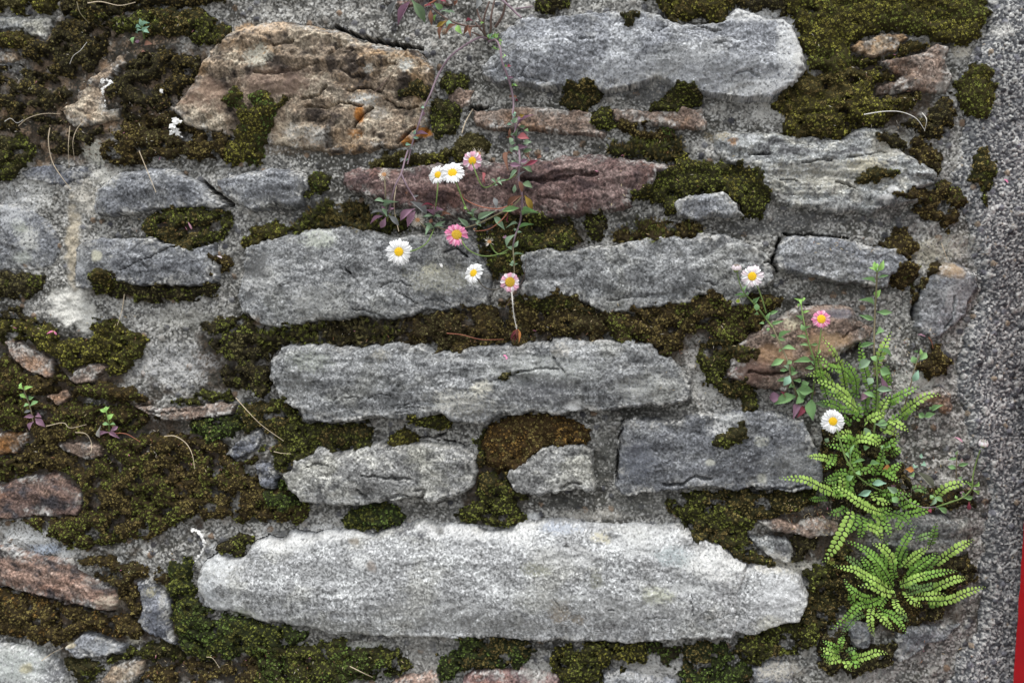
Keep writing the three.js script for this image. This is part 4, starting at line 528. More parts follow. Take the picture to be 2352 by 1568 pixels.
// cushions that stand clear of the rest
const CUSHIONS = [
  ['wide golden green moss mat along the top right corner above the brown stones', [['gold', '1790,-30 2268,-30 2270,35 2257,75 2237,97 2190,97 2155,90 2120,80 2090,73 2060,70 2020,74 1985,88 1965,105 1960,120 1985,128 2040,122 2075,128 2020,142 1965,137 1945,162 1900,162 1870,154 1855,130 1845,95 1832,55 1815,25', { mix: 'olive', cut: 0.08, t: 10, holes: 0.05 }]]],
  ['golden moss cushion, rounded oblong, growing alone high on the concrete pillar', [['gold', '2214,162 2231,145 2263,144 2283,169 2281,219 2272,272 2242,268 2219,256 2205,207', { mix: 'olive', t: 9, holes: 0 }]]],
  ['thin pointed moss tuft on the concrete pillar, below the oblong cushion', [['olive', '2242,335 2263,339 2286,367 2279,416 2272,445 2265,468 2255,430 2236,413 2233,381', { mix: 'brown', t: 5, holes: 0.03 }]]],
  ['small dark moss knob on the face of the broad pale slate block', [['olive', '1431,39 1448,26 1468,35 1457,55 1441,62 1430,53', { mix: 'dark', t: 8, holes: 0 }]]],
  ['ragged golden moss fringe hanging over the top edge of the broad pale slate block', [['gold', '1473,-30 1704,-30 1683,14 1664,41 1604,37 1544,41 1517,18', { mix: 'brown', t: 9, holes: 0.04 }]]],
  ['squarish moss clump hanging under the broad pale slate block', [['olive', '1288,240 1291,198 1321,183 1350,185 1373,205 1380,226 1357,245 1325,252', { mix: 'brown', t: 8, holes: 0.04 }]]],
  ['small round moss clump between the two thin brown stones', [['olive', '1362,247 1385,238 1408,265 1415,282 1378,295 1362,279', { mix: 'gold', t: 8, holes: 0 }]]],
  ['moss patch under the right part of the broad pale slate block', [['olive', '1489,242 1526,217 1554,196 1575,189 1616,208 1609,240 1561,245 1498,252', { mix: 'dark', t: 7, holes: 0.08 }]]],
  ['shaggy moss band lying along the right end of the long purplish stone', [['olive', '1385,348 1403,325 1455,319 1508,323 1560,319 1567,346 1556,365 1491,362 1448,355', { kind: 's', mix: 'brown', r: 1.5, gap: 2.9, t: 7 }]]],
  ['large olive moss cushion wrapped around the small pale grey wedge of slate', [['olive', '1561,347 1582,354 1607,372 1632,368 1688,379 1733,385 1754,416 1772,445 1764,483 1733,499 1717,496 1699,475 1681,450 1660,438 1639,436 1607,443 1582,445 1554,457 1551,489 1526,492 1517,459 1453,457 1461,430 1503,423 1506,406 1542,381', { mix: 'gold', cut: 0.1, t: 10, holes: 0.04 }]]],
  ['small moss pad beside the lower right corner of the tan rock, under bare mortar', [['olive', '1006,176 1029,160 1077,176 1067,196 1026,207 1006,198', { mix: 'dark', t: 8, holes: 0 }]]],
  ['upright moss clump left of the thin brown stone, below the small moss pad', [['olive', '989,229 1026,220 1053,240 1049,279 1033,302 996,309 987,282', { mix: 'dark', t: 8, holes: 0.03 }]]],
  ['slim moss streak on the right part of the tan rock', [['olive', '904,214 938,196 959,185 986,198 982,221 955,214 920,224', { mix: 'brown', t: 5, holes: 0.05 }]]],
  ['long moss roll between the tan rock and the purplish stone', [['gold', '851,371 878,347 913,344 938,351 1001,347 1044,326 1054,308 1095,301 1120,328 1113,348 1072,358 1008,369 938,376', { mix: 'dark', cut: -0.12, t: 8, holes: 0.04 }]]],
  ['bright moss hook on the lower middle of the tan rock', [['gold', '513,226 540,201 559,215 563,240 566,252 584,245 570,226 586,210 617,213 631,231 660,227 622,263 608,312 594,341 598,369 564,372 506,369 510,346 531,317 527,296 555,279 548,254 527,245', { mix: 'green', t: 7, holes: 0.03 }]]],
  ['narrow upright moss tuft left of the purplish stone', [['olive', '699,446 710,393 730,383 749,406 747,434 719,447', { mix: 'green', t: 7, holes: 0.02 }]]],
  ['tapering golden moss strip over the left end of the wide daisy stone', [['gold', '546,546 570,526 600,516 640,512 662,524 632,542 585,557 553,564', { mix: 'olive', t: 7, holes: 0.02 }]]],
  ['small moss tuft against the right end of the oblong blue grey slate', [['brown', '488,587 512,578 528,601 521,622 495,628', { mix: 'olive', t: 7, holes: 0 }]]],
  ['rounded moss cushion at the left edge near the top of the wall', [['gold', '-60,68 21,54 53,56 78,78 66,95 37,104 -60,107', { mix: 'brown', t: 11, holes: 0 }]]],
  ['small golden moss button above the pale lichen coated stone', [['gold', '888,1010 907,992 938,987 956,1007 922,1027 890,1022', { mix: 'olive', t: 7, holes: 0 }]]],
  ['moss button at the foot of the big craggy stone', [['olive', '929,965 984,948 1024,958 1028,980 973,984 931,972', { mix: 'gold', t: 7, holes: 0.02 }]]],
  ['tiny moss speck in a crack of the big craggy stone', [['olive', '1150,868 1177,848 1189,855 1160,872', { t: 3, holes: 0, mix: 'dark' }]]],
  ['rusty orange moss mound between the craggy stone and the small pale stone', [['rust', '1112,985 1138,965 1191,956 1272,953 1316,968 1352,996 1348,1018 1320,1016 1272,1022 1244,1029 1209,1059 1173,1079 1140,1085 1110,1060', { mix: 'brown', cut: -0.08, t: 9, holes: 0.03 }]]],
  ['green moss tuft under the pale lichen coated stone', [['green', '770,1197 797,1175 850,1163 902,1168 936,1187 915,1205 867,1221 840,1214 800,1209', { mix: 'olive', t: 7, holes: 0.03 }]]],
  ['moss knob with a white crust on the dark mottled block', [['olive', '1637,1005 1680,985 1706,966 1712,1000 1667,1027 1641,1017', { mix: 'dark', t: 9, holes: 0 }]]],
  ['heart shaped brown moss cushion near the pillar, right of the tall leafy sprigs', [['brown', '2106,847 2136,824 2141,799 2166,793 2184,834 2173,861 2136,868', { mix: 'olive', cut: 0.25, t: 9, holes: 0 }]]],
  ['thin moss sprig on the wide layered rock', [['olive', '1958,427 1967,414 1991,383 2027,397 2074,386 2071,399 2037,411 2002,415', { mix: 'brown', t: 5, holes: 0.06 }]]],
  ['tiny moss cap on the ridge of the orange brown stone', [['brown', '1686,808 1720,802 1740,815 1722,828 1692,824', { mix: 'olive', t: 5, holes: 0 }]]],
  ['small moss pad on the brown stone in the top right corner', [['gold', '2056,100 2075,86 2105,82 2130,100 2112,120 2080,132 2053,124', { mix: 'brown', t: 7, holes: 0 }]]],
  ['notched moss tuft hanging over the upper left edge of the huge whitish block', [['dark', '488,1268 505,1244 540,1228 566,1226 575,1240 562,1254 549,1281 530,1275 512,1281', { mix: 'olive', t: 5, holes: 0.05 }]]],
  ['moss pad on the lower left corner of the oblong blue grey slate', [['gold', '210,640 224,624 245,622 266,634 268,650 240,662 214,658', { mix: 'brown', t: 10, holes: 0 }]]],
];
for (const [label, specs] of CUSHIONS) mossThing(label, specs);

// ---------- plants ----------
const V3 = (x, y, z) => new THREE.Vector3(x, y, z);
const zTop = blurred(mossTop, 3);
const spot = (px, py, dz) => { let z = 0; for (let q = 0; q < 4; q++) { const p = at(px, py, z); z = clamp(sample(zTop, p[0], p[1]), -0.02, 0.04) + dz; } const p = at(px, py, z); return V3(p[0], p[1], z); };
const fixed = (px, py, z) => { const p = at(px, py, z); return V3(p[0], p[1], z); };
const leafMat = (name, r, g, b, t = 0.25) => { const m = new THREE.MeshPhysicalMaterial({ name, color: new THREE.Color(r, g, b), roughness: 0.7, side: THREE.DoubleSide, transmission: t, thickness: 0 }); m.specularIntensity = 0.5; return m; };
const LEAF = {
  g: leafMat('grey_green_leaf', 0.27, 0.39, 0.25), l: leafMat('fresh_green_leaf', 0.315, 0.540, 0.150), m: leafMat('mid_green_leaf', 0.235, 0.41, 0.17), d: leafMat('dull_green_leaf', 0.150, 0.225, 0.120),
  p: leafMat('purple_leaf', 0.3, 0.17, 0.24), k: leafMat('grey_purple_leaf', 0.240, 0.247, 0.247), r: leafMat('red_leaf', 0.27, 0.055, 0.085), b: leafMat('dry_brown_leaf', 0.2, 0.095, 0.06), o: leafMat('ochre_leaf', 0.3, 0.2, 0.03), c: leafMat('coral_leaf', 0.42, 0.13, 0.14),
  u: leafMat('blue_green_leaf', 0.300, 0.495, 0.360), w: leafMat('bleached_leaf', 0.62, 0.6, 0.56), y: leafMat('orange_leaf', 0.5, 0.22, 0.07), x: leafMat('faded_leaf', 0.26, 0.27, 0.2),
};
const stemMat = (name, r, g, b) => new THREE.MeshStandardMaterial({ name, color: new THREE.Color(r, g, b), roughness: 0.7 });
const STEM = { v: stemMat('purple_stem', 0.2, 0.14, 0.17), g: stemMat('green_stem', 0.13, 0.2, 0.05), d: stemMat('dark_stem', 0.07, 0.06, 0.045), r: stemMat('red_stem', 0.34, 0.12, 0.07), o: stemMat('olive_stem', 0.2, 0.17, 0.1), t: stemMat('straw_stem', 0.5, 0.41, 0.29), k: stemMat('woody_stem', 0.13, 0.085, 0.07), f: stemMat('fern_stem', 0.016, 0.011, 0.009), w: stemMat('pale_fibre', 0.62, 0.6, 0.56) };
// a leaf of length 1 along +y, half width 0.5, its face to +z, folded along the midrib and bent back
function leafShape(wide, fold, bend, blunt) {
  const p = [], ix = [], n = 6;
  for (let i = 0; i <= n; i++) { const t = i / n, w = i === n ? 0 : i === 0 ? 0.06 : Math.pow(Math.sin(Math.PI * Math.pow(t, wide)), blunt) * 0.5, z = bend * t * (1 - t) * 4 - bend * 0.9 * t * t; p.push(-w, t, z + fold * w, 0, t, z, w, t, z + fold * w); }
  for (let i = 0; i < n; i++) { const a = i * 3; ix.push(a, a + 1, a + 3, a + 1, a + 4, a + 3, a + 1, a + 2, a + 4, a + 2, a + 5, a + 4); }
  const g = new THREE.BufferGeometry(); g.setAttribute('position', new THREE.Float32BufferAttribute(p, 3)); g.setIndex(ix); g.computeVertexNormals(); return g;
}
const LEAVES = [leafShape(0.9, 0.5, 0.1, 1.25), leafShape(1.1, 0.35, 0.16, 1.3), leafShape(0.85, 0.7, 0.06, 1.4), leafShape(1.2, 0.3, 0.22, 1.2)];
const basis = new THREE.Matrix4();
function placeAlong(o, a, b, width, face, off) { // o: unit shape along +y, put from a to b with its face towards 'face'
  const y = b.clone().sub(a), L = y.length(); y.normalize(); const z = face.clone().addScaledVector(y, -face.dot(y)).normalize(), x = new THREE.Vector3().crossVectors(y, z);
  o.quaternion.setFromRotationMatrix(basis.makeBasis(x, y, z)); o.scale.set(width, L, L); o.position.copy(a).sub(off); return o;
}
function leaf(plant, a, b, w, mat, shape) {
  const o = new THREE.Mesh(LEAVES[shape ?? Math.floor(rnd() * 4)], mat); o.name = 'leaf'; o.castShadow = o.receiveShadow = true;
  placeAlong(o, a, b, w, V3(rr(-0.5, 0.5), rr(-0.1, 0.6), 1), plant.position); plant.add(o); return o;
}
function tube(name, pts, r0, r1, mat, plant, seg) {
  const curve = new THREE.CatmullRomCurve3(pts), n = seg ?? Math.max(6, pts.length * 5), g = new THREE.TubeGeometry(curve, n, 1, 5, false), P = g.attributes.position, c = new THREE.Vector3();
  for (let i = 0; i <= n; i++) { curve.getPointAt(i / n, c); const r = r0 + (r1 - r0) * i / n; for (let j = 0; j <= 5; j++) { const k = i * 6 + j; P.setXYZ(k, c.x + (P.getX(k) - c.x) * r, c.y + (P.getY(k) - c.y) * r, c.z + (P.getZ(k) - c.z) * r); } }
  return mesh(name, g, mat, plant);
}
// stems: 'view|x,y,z ...' with z the height off the face in millimetres; leaves: 'view|x,y,x2,y2,width,tone ...' width in the view's units
function stems(plant, rows) { for (const [mat, r, path] of rows) { const pts = list(path).map((q) => spot(q[0], q[1], (q[2] ?? 14) / 1000)); tube('stem', pts, r * 1.25 / 1000, r * 0.9 / 1000, STEM[mat], plant); } }
function leaves(plant, view, z, text) {
  const s = VIEWS[view][2];
  for (const item of text.trim().split(/\s+/)) {
    const f = item.split(','), [x, y, x2, y2, w] = f.slice(0, 5).map(Number), a = toF(view, x, y), b = toF(view, x2, y2), za = (z + rr(-2, 3)) / 1000;
    leaf(plant, spot(a[0], a[1], za), spot(b[0], b[1], Math.max(0.003, za + rr(-0.004, 0.006))), w * s * PX * (view === 'A1' || view === 'A2' ? 1.25 : 1.08), LEAF[f[5]]);
  }
}
// daisies: a domed disc of florets and a ring of narrow petals
const petalShape = leafShape(1.5, 0.25, 0.1, 0.5), petalShape2 = leafShape(1.35, 0.5, 0.16, 0.6), cupPetal = leafShape(1.4, 0.5, -0.35, 0.55);
const petalMat = (name, r, g, b) => { const m = new THREE.MeshPhysicalMaterial({ name, color: new THREE.Color(r, g, b), roughness: 0.75, side: THREE.DoubleSide, transmission: 0.2, thickness: 0 }); m.specularIntensity = 0.3; return m; };
const PETAL = { white: petalMat('white_petal', 0.92, 0.92, 0.92), blush: petalMat('blush_petal', 0.86, 0.76, 0.8), pink: petalMat('pink_petal', 0.82, 0.46, 0.58), rose: petalMat('rose_petal', 0.8, 0.27, 0.46) };
const DISC = { yellow: stemMat('yellow_florets', 0.82, 0.56, 0.015), old: stemMat('deep_yellow_florets', 0.6, 0.4, 0.03), green: stemMat('green_bud', 0.36, 0.46, 0.05), rust: stemMat('rusty_florets', 0.5, 0.27, 0.12) };
const discShape = (() => { const gs = []; const d = new THREE.SphereGeometry(1, 14, 7, 0, Math.PI * 2, 0, Math.PI / 2); d.rotateX(Math.PI / 2); d.scale(1, 1, 0.4); gs.push(d); for (let i = 0; i < 46; i++) { const a = i * 2.39996, r = Math.sqrt((i + 0.5) / 46) * 0.95, g = new THREE.IcosahedronGeometry(0.13, 0); g.translate(Math.cos(a) * r, Math.sin(a) * r, 0.42 * Math.sqrt(Math.max(0, 1 - r * r)) + 0.02); gs.push(g); } return mergeGeometries(gs.map((g) => { const q = g.index ? g.toNonIndexed() : g; q.deleteAttribute('uv'); return q; })); })();
const cupShape = (() => { const g = new THREE.SphereGeometry(1, 10, 6, 0, Math.PI * 2, Math.PI / 2, Math.PI / 2); g.rotateX(Math.PI / 2); g.scale(1, 1, 0.8); return g; })();
function daisy(plant, view, x, y, rad, o = {}) {   // rad in the view's units; tilt: how far the face turns right and up
  const q = toF(view, x, y), c = spot(q[0], q[1], (o.z ?? 22) / 1000), R = rad * VIEWS[view][2] * PX, f = new THREE.Group(); f.name = 'flower'; f.position.copy(c).sub(plant.position); plant.add(f);
  const n = V3(o.tx ?? 0, o.ty ?? 0.1, 1).normalize(); f.quaternion.setFromUnitVectors(V3(0, 0, 1), n);
  const dr = R * (o.disc ?? 0.36), d = mesh('flower_disc', discShape, DISC[o.core ?? 'yellow'], f, false); d.scale.setScalar(dr);
  const cup = mesh('sepal_cup', cupShape, STEM.g, f, false); cup.scale.setScalar(dr * 0.95); cup.position.z = -0.0004;
  const N = o.n ?? 24, ph = rnd() * 6;
  for (let i = 0; i < N; i++) {
    const a = ph + i / N * 6.283 + rr(-0.07, 0.07); if (o.gap && Math.abs(((a - o.gap[0]) % 6.283 + 9.42) % 6.283 - 3.1416) < o.gap[1]) continue;
    const L = R * rr(0.9, 1.06), p = new THREE.Mesh(o.cup ? cupPetal : i % 3 ? petalShape : petalShape2, PETAL[o.mix && i % 3 === 0 ? o.mix : o.petal ?? 'white']); p.name = 'petal'; p.castShadow = p.receiveShadow = true;
    const dir = V3(Math.cos(a), Math.sin(a), 0), s = V3(0, 0, (i % 2) * 0.0003 - 0.0002).addScaledVector(dir, dr * 0.8), e = V3(0, 0, (o.cup ? L * o.cup : 0) + rr(-0.06, 0.1) * L - (o.flat ? 0 : L * 0.04)).addScaledVector(dir, o.cup ? dr + (L - dr) * 0.75 : L);
    placeAlong(p, s, e, R * (o.pw ?? 0.17) * rr(0.85, 1.15) * 1.45, V3(0, 0, 1), V3(0, 0, 0)); f.add(p);
  }
  return f;
}
// a spent flower: a ball of fine bristles round a rusty heart
const fluffMat = new THREE.MeshStandardMaterial({ name: 'fluff', color: new THREE.Color(0.66, 0.6, 0.52), roughness: 0.9, side: THREE.DoubleSide });
function seedHead(plant, view, x, y, rad, o = {}) {
  const q = toF(view, x, y), c = spot(q[0], q[1], (o.z ?? 20) / 1000), R = rad * VIEWS[view][2] * PX, f = new THREE.Group(); f.name = 'seed_head'; f.position.copy(c).sub(plant.position); plant.add(f);
  const d = mesh('flower_disc', discShape, DISC.rust, f, false); d.scale.setScalar(R * 0.4); d.rotation.x = -0.5;
  const S = new Soup(); for (let i = 0; i < (o.n ?? 70); i++) { const a = rnd() * 6.283, e = Math.acos(rr(-0.5, 1)), dx = Math.sin(e) * Math.cos(a), dy = Math.sin(e) * Math.sin(a), dz = Math.cos(e), L = R * rr(0.7, 1.1), w = R * 0.03; leaflet4(S, dx * R * 0.25, dy * R * 0.25, dz * R * 0.2, dx * L, dy * L, dz * L, -dy * w + w * 0.3, dx * w, w * 0.5, 0, [1, 1, 1]); }
  const g = S.build(); g.deleteAttribute('color'); mesh('bristles', g, fluffMat, f, false); return f;
}
function plantAt(name, label, cat, view, x, y, group) { const q = toF(view, x, y), p = spot(q[0], q[1], 0); return thing(name, label, cat, [p.x, p.y, p.z], group); }

// the daisy plant that hangs from the joint above the purplish stone
{
  const P = plantAt('daisy_plant', 'trailing daisy plant with white and pink flowers hanging from beside the broad pale slate block', 'flowering plant', 'A1', 1130, 400);
  stems(P, [
    ['v', 0.95, 'A1|1130,400,2 1060,385,6 960,430,10 850,500,12 740,590,14 650,720,12 590,840,12 540,970,12 470,1120,14 420,1280,14 350,1490,12 300,1700,12'], ['v', 0.8, 'A2|440,20,12 410,110,12 370,260,12 310,380,13 270,540,14 240,660,16'], ['v', 0.75, 'A2|370,260,12 420,370,10 480,470,9 515,530,12'], ['t', 0.5, 'A2|320,380,10 300,520,12 305,660,14 345,845,14'],
    ['v', 1, 'A1|1140,430,4 1200,410,10 1260,500,12 1280,640,13 1330,770,13 1380,940,16 1400,1080,14 1390,1180,14 1420,1330,16 1400,1400,18 1410,1500,18 1430,1600,16'], ['v', 1, 'A2|1560,-10,18 1570,140,16 1560,330,14 1590,450,14 1590,620,14 1570,760,18 1520,900,18 1500,1000,16'], ['o', 0.65, 'A2|1500,1000,16 1510,1130,18 1515,1270,20'],
    ['o', 0.75, 'A2|1560,330,14 1590,480,15 1480,600,16 1330,680,18 1140,770,18 980,815,16 830,830,14 720,790,16'], ['r', 0.5, 'A2|1500,560,15 1430,680,18 1340,770,20 1230,830,18 1120,840,16'], ['r', 0.5, 'A2|1450,590,15 1350,615,16 1180,595,14 1030,530,12 985,490,16'],
    ['g', 0.6, 'A2|450,1050,20 530,1025,22 620,970,22 680,870,20 700,820,18'], ['g', 0.6, 'A2|745,270,20 735,450,20 720,580,18 700,700,16'], ['g', 0.65, 'A2|888,260,20 950,410,20 985,510,18 1025,600,18 1080,680,18 1140,740,18'], ['g', 0.55, 'A2|1090,150,20 1140,290,19 1180,370,17 1220,400,15 1290,375,15 1340,340,15 1450,320,15 1530,270,15'],
    ['o', 0.55, 'A2|200,280,20 210,450,20 215,560,18 220,650,17'], ['g', 0.6, 'A2|960,900,20 1040,1020,24 1130,1075,24 1220,1095,22 1340,1080,18 1450,1030,16 1500,990,16'], ['g', 0.55, 'A2|1270,970,16 1310,1040,16 1360,1075,17 1440,1060,17'], ['d', 0.55, 'A2|1115,1280,18 1155,1340,20 1200,1400,20 1270,1430,20 1340,1430,20 1420,1395,22 1460,1370,22'], ['o', 0.6, 'A2|545,740,18 620,810,16 690,840,14'],
    ['k', 1.1, 'A1|1130,410,1 1160,320,10 1165,180,16 1200,0,18'], ['k', 1, 'A1|1110,390,2 1085,250,12 1110,120,18 1150,10,20'], ['k', 1.2, 'A1|1210,280,3 1280,170,12 1310,60,18 1330,-40,22'], ['k', 0.9, 'A1|1120,380,2 1050,290,12 1000,230,14'], ['k', 0.9, 'A1|1100,395,2 1000,345,10 970,335,12'], ['k', 0.9, 'A1|1060,270,10 930,270,16 780,230,18 700,190,18 600,120,18 540,70,18'], ['k', 0.9, 'A1|1070,230,14 1040,170,14 1020,90,16'],
    ['v', 1, 'A1|1270,-10,22 1350,60,22 1420,130,20 1480,185,16'], ['v', 0.6, 'A1|1420,90,20 1500,80,20 1600,65,18'], ['r', 0.8, 'A1|480,60,18 560,20,20 620,-20,20'],
  ]);
  leaves(P, 'A2', 18, '215,555,90,525,35,g 230,600,325,540,35,g 215,620,220,690,42,g 200,640,175,590,35,p 190,655,55,655,24,k 185,690,50,765,35,p 215,700,160,815,52,p 240,680,350,785,48,k 240,640,300,605,25,p 625,670,465,535,62,k 510,615,345,730,62,p 510,640,430,800,62,p 700,690,590,690,25,g 700,690,790,615,48,p 700,705,800,700,25,g 700,680,620,620,42,p 720,600,565,575,16,r 690,800,600,770,30,g 700,800,820,740,28,g 700,800,800,785,25,g 700,810,610,880,42,g 690,750,650,730,40,b 790,720,860,660,44,b');
  leaves(P, 'A2', 18, '1150,720,1310,640,48,g 1150,730,1180,795,42,g 1140,725,1060,720,20,g 1095,660,1140,610,26,g 1045,790,945,705,42,g 1335,610,1310,495,42,k 1395,640,1570,605,48,m 1310,690,1420,830,50,g 1430,810,1565,755,26,g 1560,810,1715,770,30,m 1600,680,1760,650,36,m 1620,480,1700,640,52,o 1455,670,1450,760,14,r 1600,480,1430,600,52,b 1590,450,1560,330,42,b 1520,370,1510,460,32,g 1540,225,1460,320,32,g 1640,230,1520,310,14,k 1600,360,1700,400,56,d 1330,355,1280,310,24,g 1350,340,1370,290,26,g 1350,340,1440,320,20,g 1350,345,1385,365,22,g 1350,375,1310,380,20,g 1085,700,1050,650,26,g 1030,600,1000,610,28,l');
  leaves(P, 'A2', 17, '1590,180,1460,165,42,p 1590,190,1510,115,36,g 1600,195,1700,240,42,d 1580,140,1650,120,36,p 1610,180,1755,120,36,r 1740,110,1785,65,32,b 1690,135,1640,70,26,b 1500,60,1430,190,48,b 1600,40,1690,15,32,d 1570,20,1480,5,32,g 1440,1000,1520,870,54,g 1440,920,1395,900,36,p 1510,1010,1555,940,32,g 1490,1030,1450,1000,32,g 1510,1100,1600,1065,18,g 1540,860,1590,850,20,g 1520,840,1520,810,25,g 1505,1180,1500,1135,32,g 1505,1190,1465,1175,20,g 1510,1195,1555,1170,18,g 1190,250,1195,350,26,c 1210,260,1220,370,14,c 1000,490,980,470,34,b');
  leaves(P, 'A1', 20, '345,0,490,235,80,d 325,20,195,265,64,p 190,0,105,175,54,k 1055,0,1010,95,54,k 730,200,735,315,54,u 700,220,600,280,36,o 800,255,690,345,40,b 820,260,855,345,52,l 930,260,880,360,36,b 980,280,950,380,36,b 910,225,975,210,26,r 700,260,620,390,46,b 580,30,670,90,52,m 540,100,550,260,42,b 560,60,480,60,24,r 1060,250,1090,230,26,l 640,120,760,150,26,g 690,130,800,130,24,g 600,150,580,220,30,l 700,20,640,-10,40,r 820,0,780,60,30,b');
  leaves(P, 'A1', 8, '1160,400,1140,345,28,l 1190,400,1215,335,30,l 1150,390,1180,345,26,u 1230,390,1245,345,28,l 1180,410,1190,380,26,u 1220,400,1235,365,26,l 1140,400,1120,370,22,l 1245,430,1285,425,26,l 1245,440,1265,465,24,l 1240,510,1205,505,24,l 1240,510,1265,520,22,l 1300,580,1320,572,26,l 1295,585,1285,600,22,l 1330,685,1315,670,26,l 1335,690,1375,680,30,r 1330,800,1320,815,26,u 1350,800,1390,800,22,p 1395,885,1435,885,24,l 1395,885,1385,865,26,l 1395,890,1410,870,22,u 1390,1000,1355,995,24,b 1395,1005,1435,1000,26,b 1420,1010,1440,1050,22,r');
  leaves(P, 'A1', 18, '1380,1290,1330,1290,22,u 1390,1280,1370,1250,22,u 1400,1270,1440,1215,42,g 1420,1260,1510,1220,32,p 1420,1340,1600,1170,26,p 1460,1210,1510,1190,32,o 1460,1310,1530,1310,26,d 1510,1350,1560,1360,36,m 1440,1420,1560,1430,64,c 1380,1420,1320,1420,26,b 1360,1330,1350,1420,26,b 1370,1400,1400,1380,26,g 1390,1430,1360,1470,42,g 1500,1490,1580,1465,46,g 1440,1520,1540,1520,42,p 1420,1480,1360,1480,36,g 1410,1520,1450,1560,42,g 1400,1540,1360,1560,42,g 1420,1200,1385,1180,24,u 1400,1180,1430,1165,22,u 1390,1210,1410,1250,26,k 1440,1330,1400,1420,30,d');
  leaves(P, 'A1', 12, '480,1110,550,1100,20,k 440,1115,480,1110,26,u 460,1150,460,1200,32,p 380,1400,520,1385,36,p 370,1390,380,1340,24,u 350,1420,420,1430,24,u 280,1500,340,1500,26,u 520,1050,580,1040,20,k 430,1320,490,1320,16,k 320,1540,370,1550,26,k');
  leaves(P, 'A2', 12, '420,110,350,140,36,k 420,130,440,110,26,u 430,440,415,470,18,b 500,490,540,480,20,k');
  daisy(P, 'A2', 345, 1052, 138, { tx: 0.25, ty: 0.12, n: 30, disc: 0.34, pw: 0.15, z: 22 });
  daisy(P, 'A2', 742, 272, 100, { tx: -0.25, ty: 0.25, n: 24, disc: 0.36, z: 20 }); daisy(P, 'A2', 888, 252, 128, { tx: 0.05, ty: 0.55, n: 26, disc: 0.36, z: 22 });
  daisy(P, 'A2', 1090, 128, 100, { tx: 0.1, ty: -0.1, n: 17, petal: 'pink', mix: 'blush', disc: 0.4, pw: 0.25, z: 18 }); daisy(P, 'A2', 930, 880, 122, { tx: 0.3, ty: 0.35, n: 26, petal: 'rose', mix: 'pink', disc: 0.44, pw: 0.16, core: 'old', gap: [-0.7, 0.35] });
  daisy(P, 'A2', 1104, 1268, 112, { tx: -0.5, ty: 0.35, n: 26, disc: 0.36, z: 20 }); daisy(P, 'A2', 1472, 1358, 102, { tx: 0.05, ty: 0.1, n: 19, petal: 'pink', mix: 'blush', disc: 0.5, core: 'old', pw: 0.24, z: 22 });
  seedHead(P, 'A2', 195, 268, 62, { z: 20 }); seedHead(P, 'A2', 535, 730, 66, { n: 110, z: 20 }); seedHead(P, 'A2', 1262, 950, 54, { n: 34, z: 16 }); seedHead(P, 'A2', 1150, 60, 66, { z: 12 }); seedHead(P, 'A2', 1110, 820, 26, { n: 16, z: 16 });
}
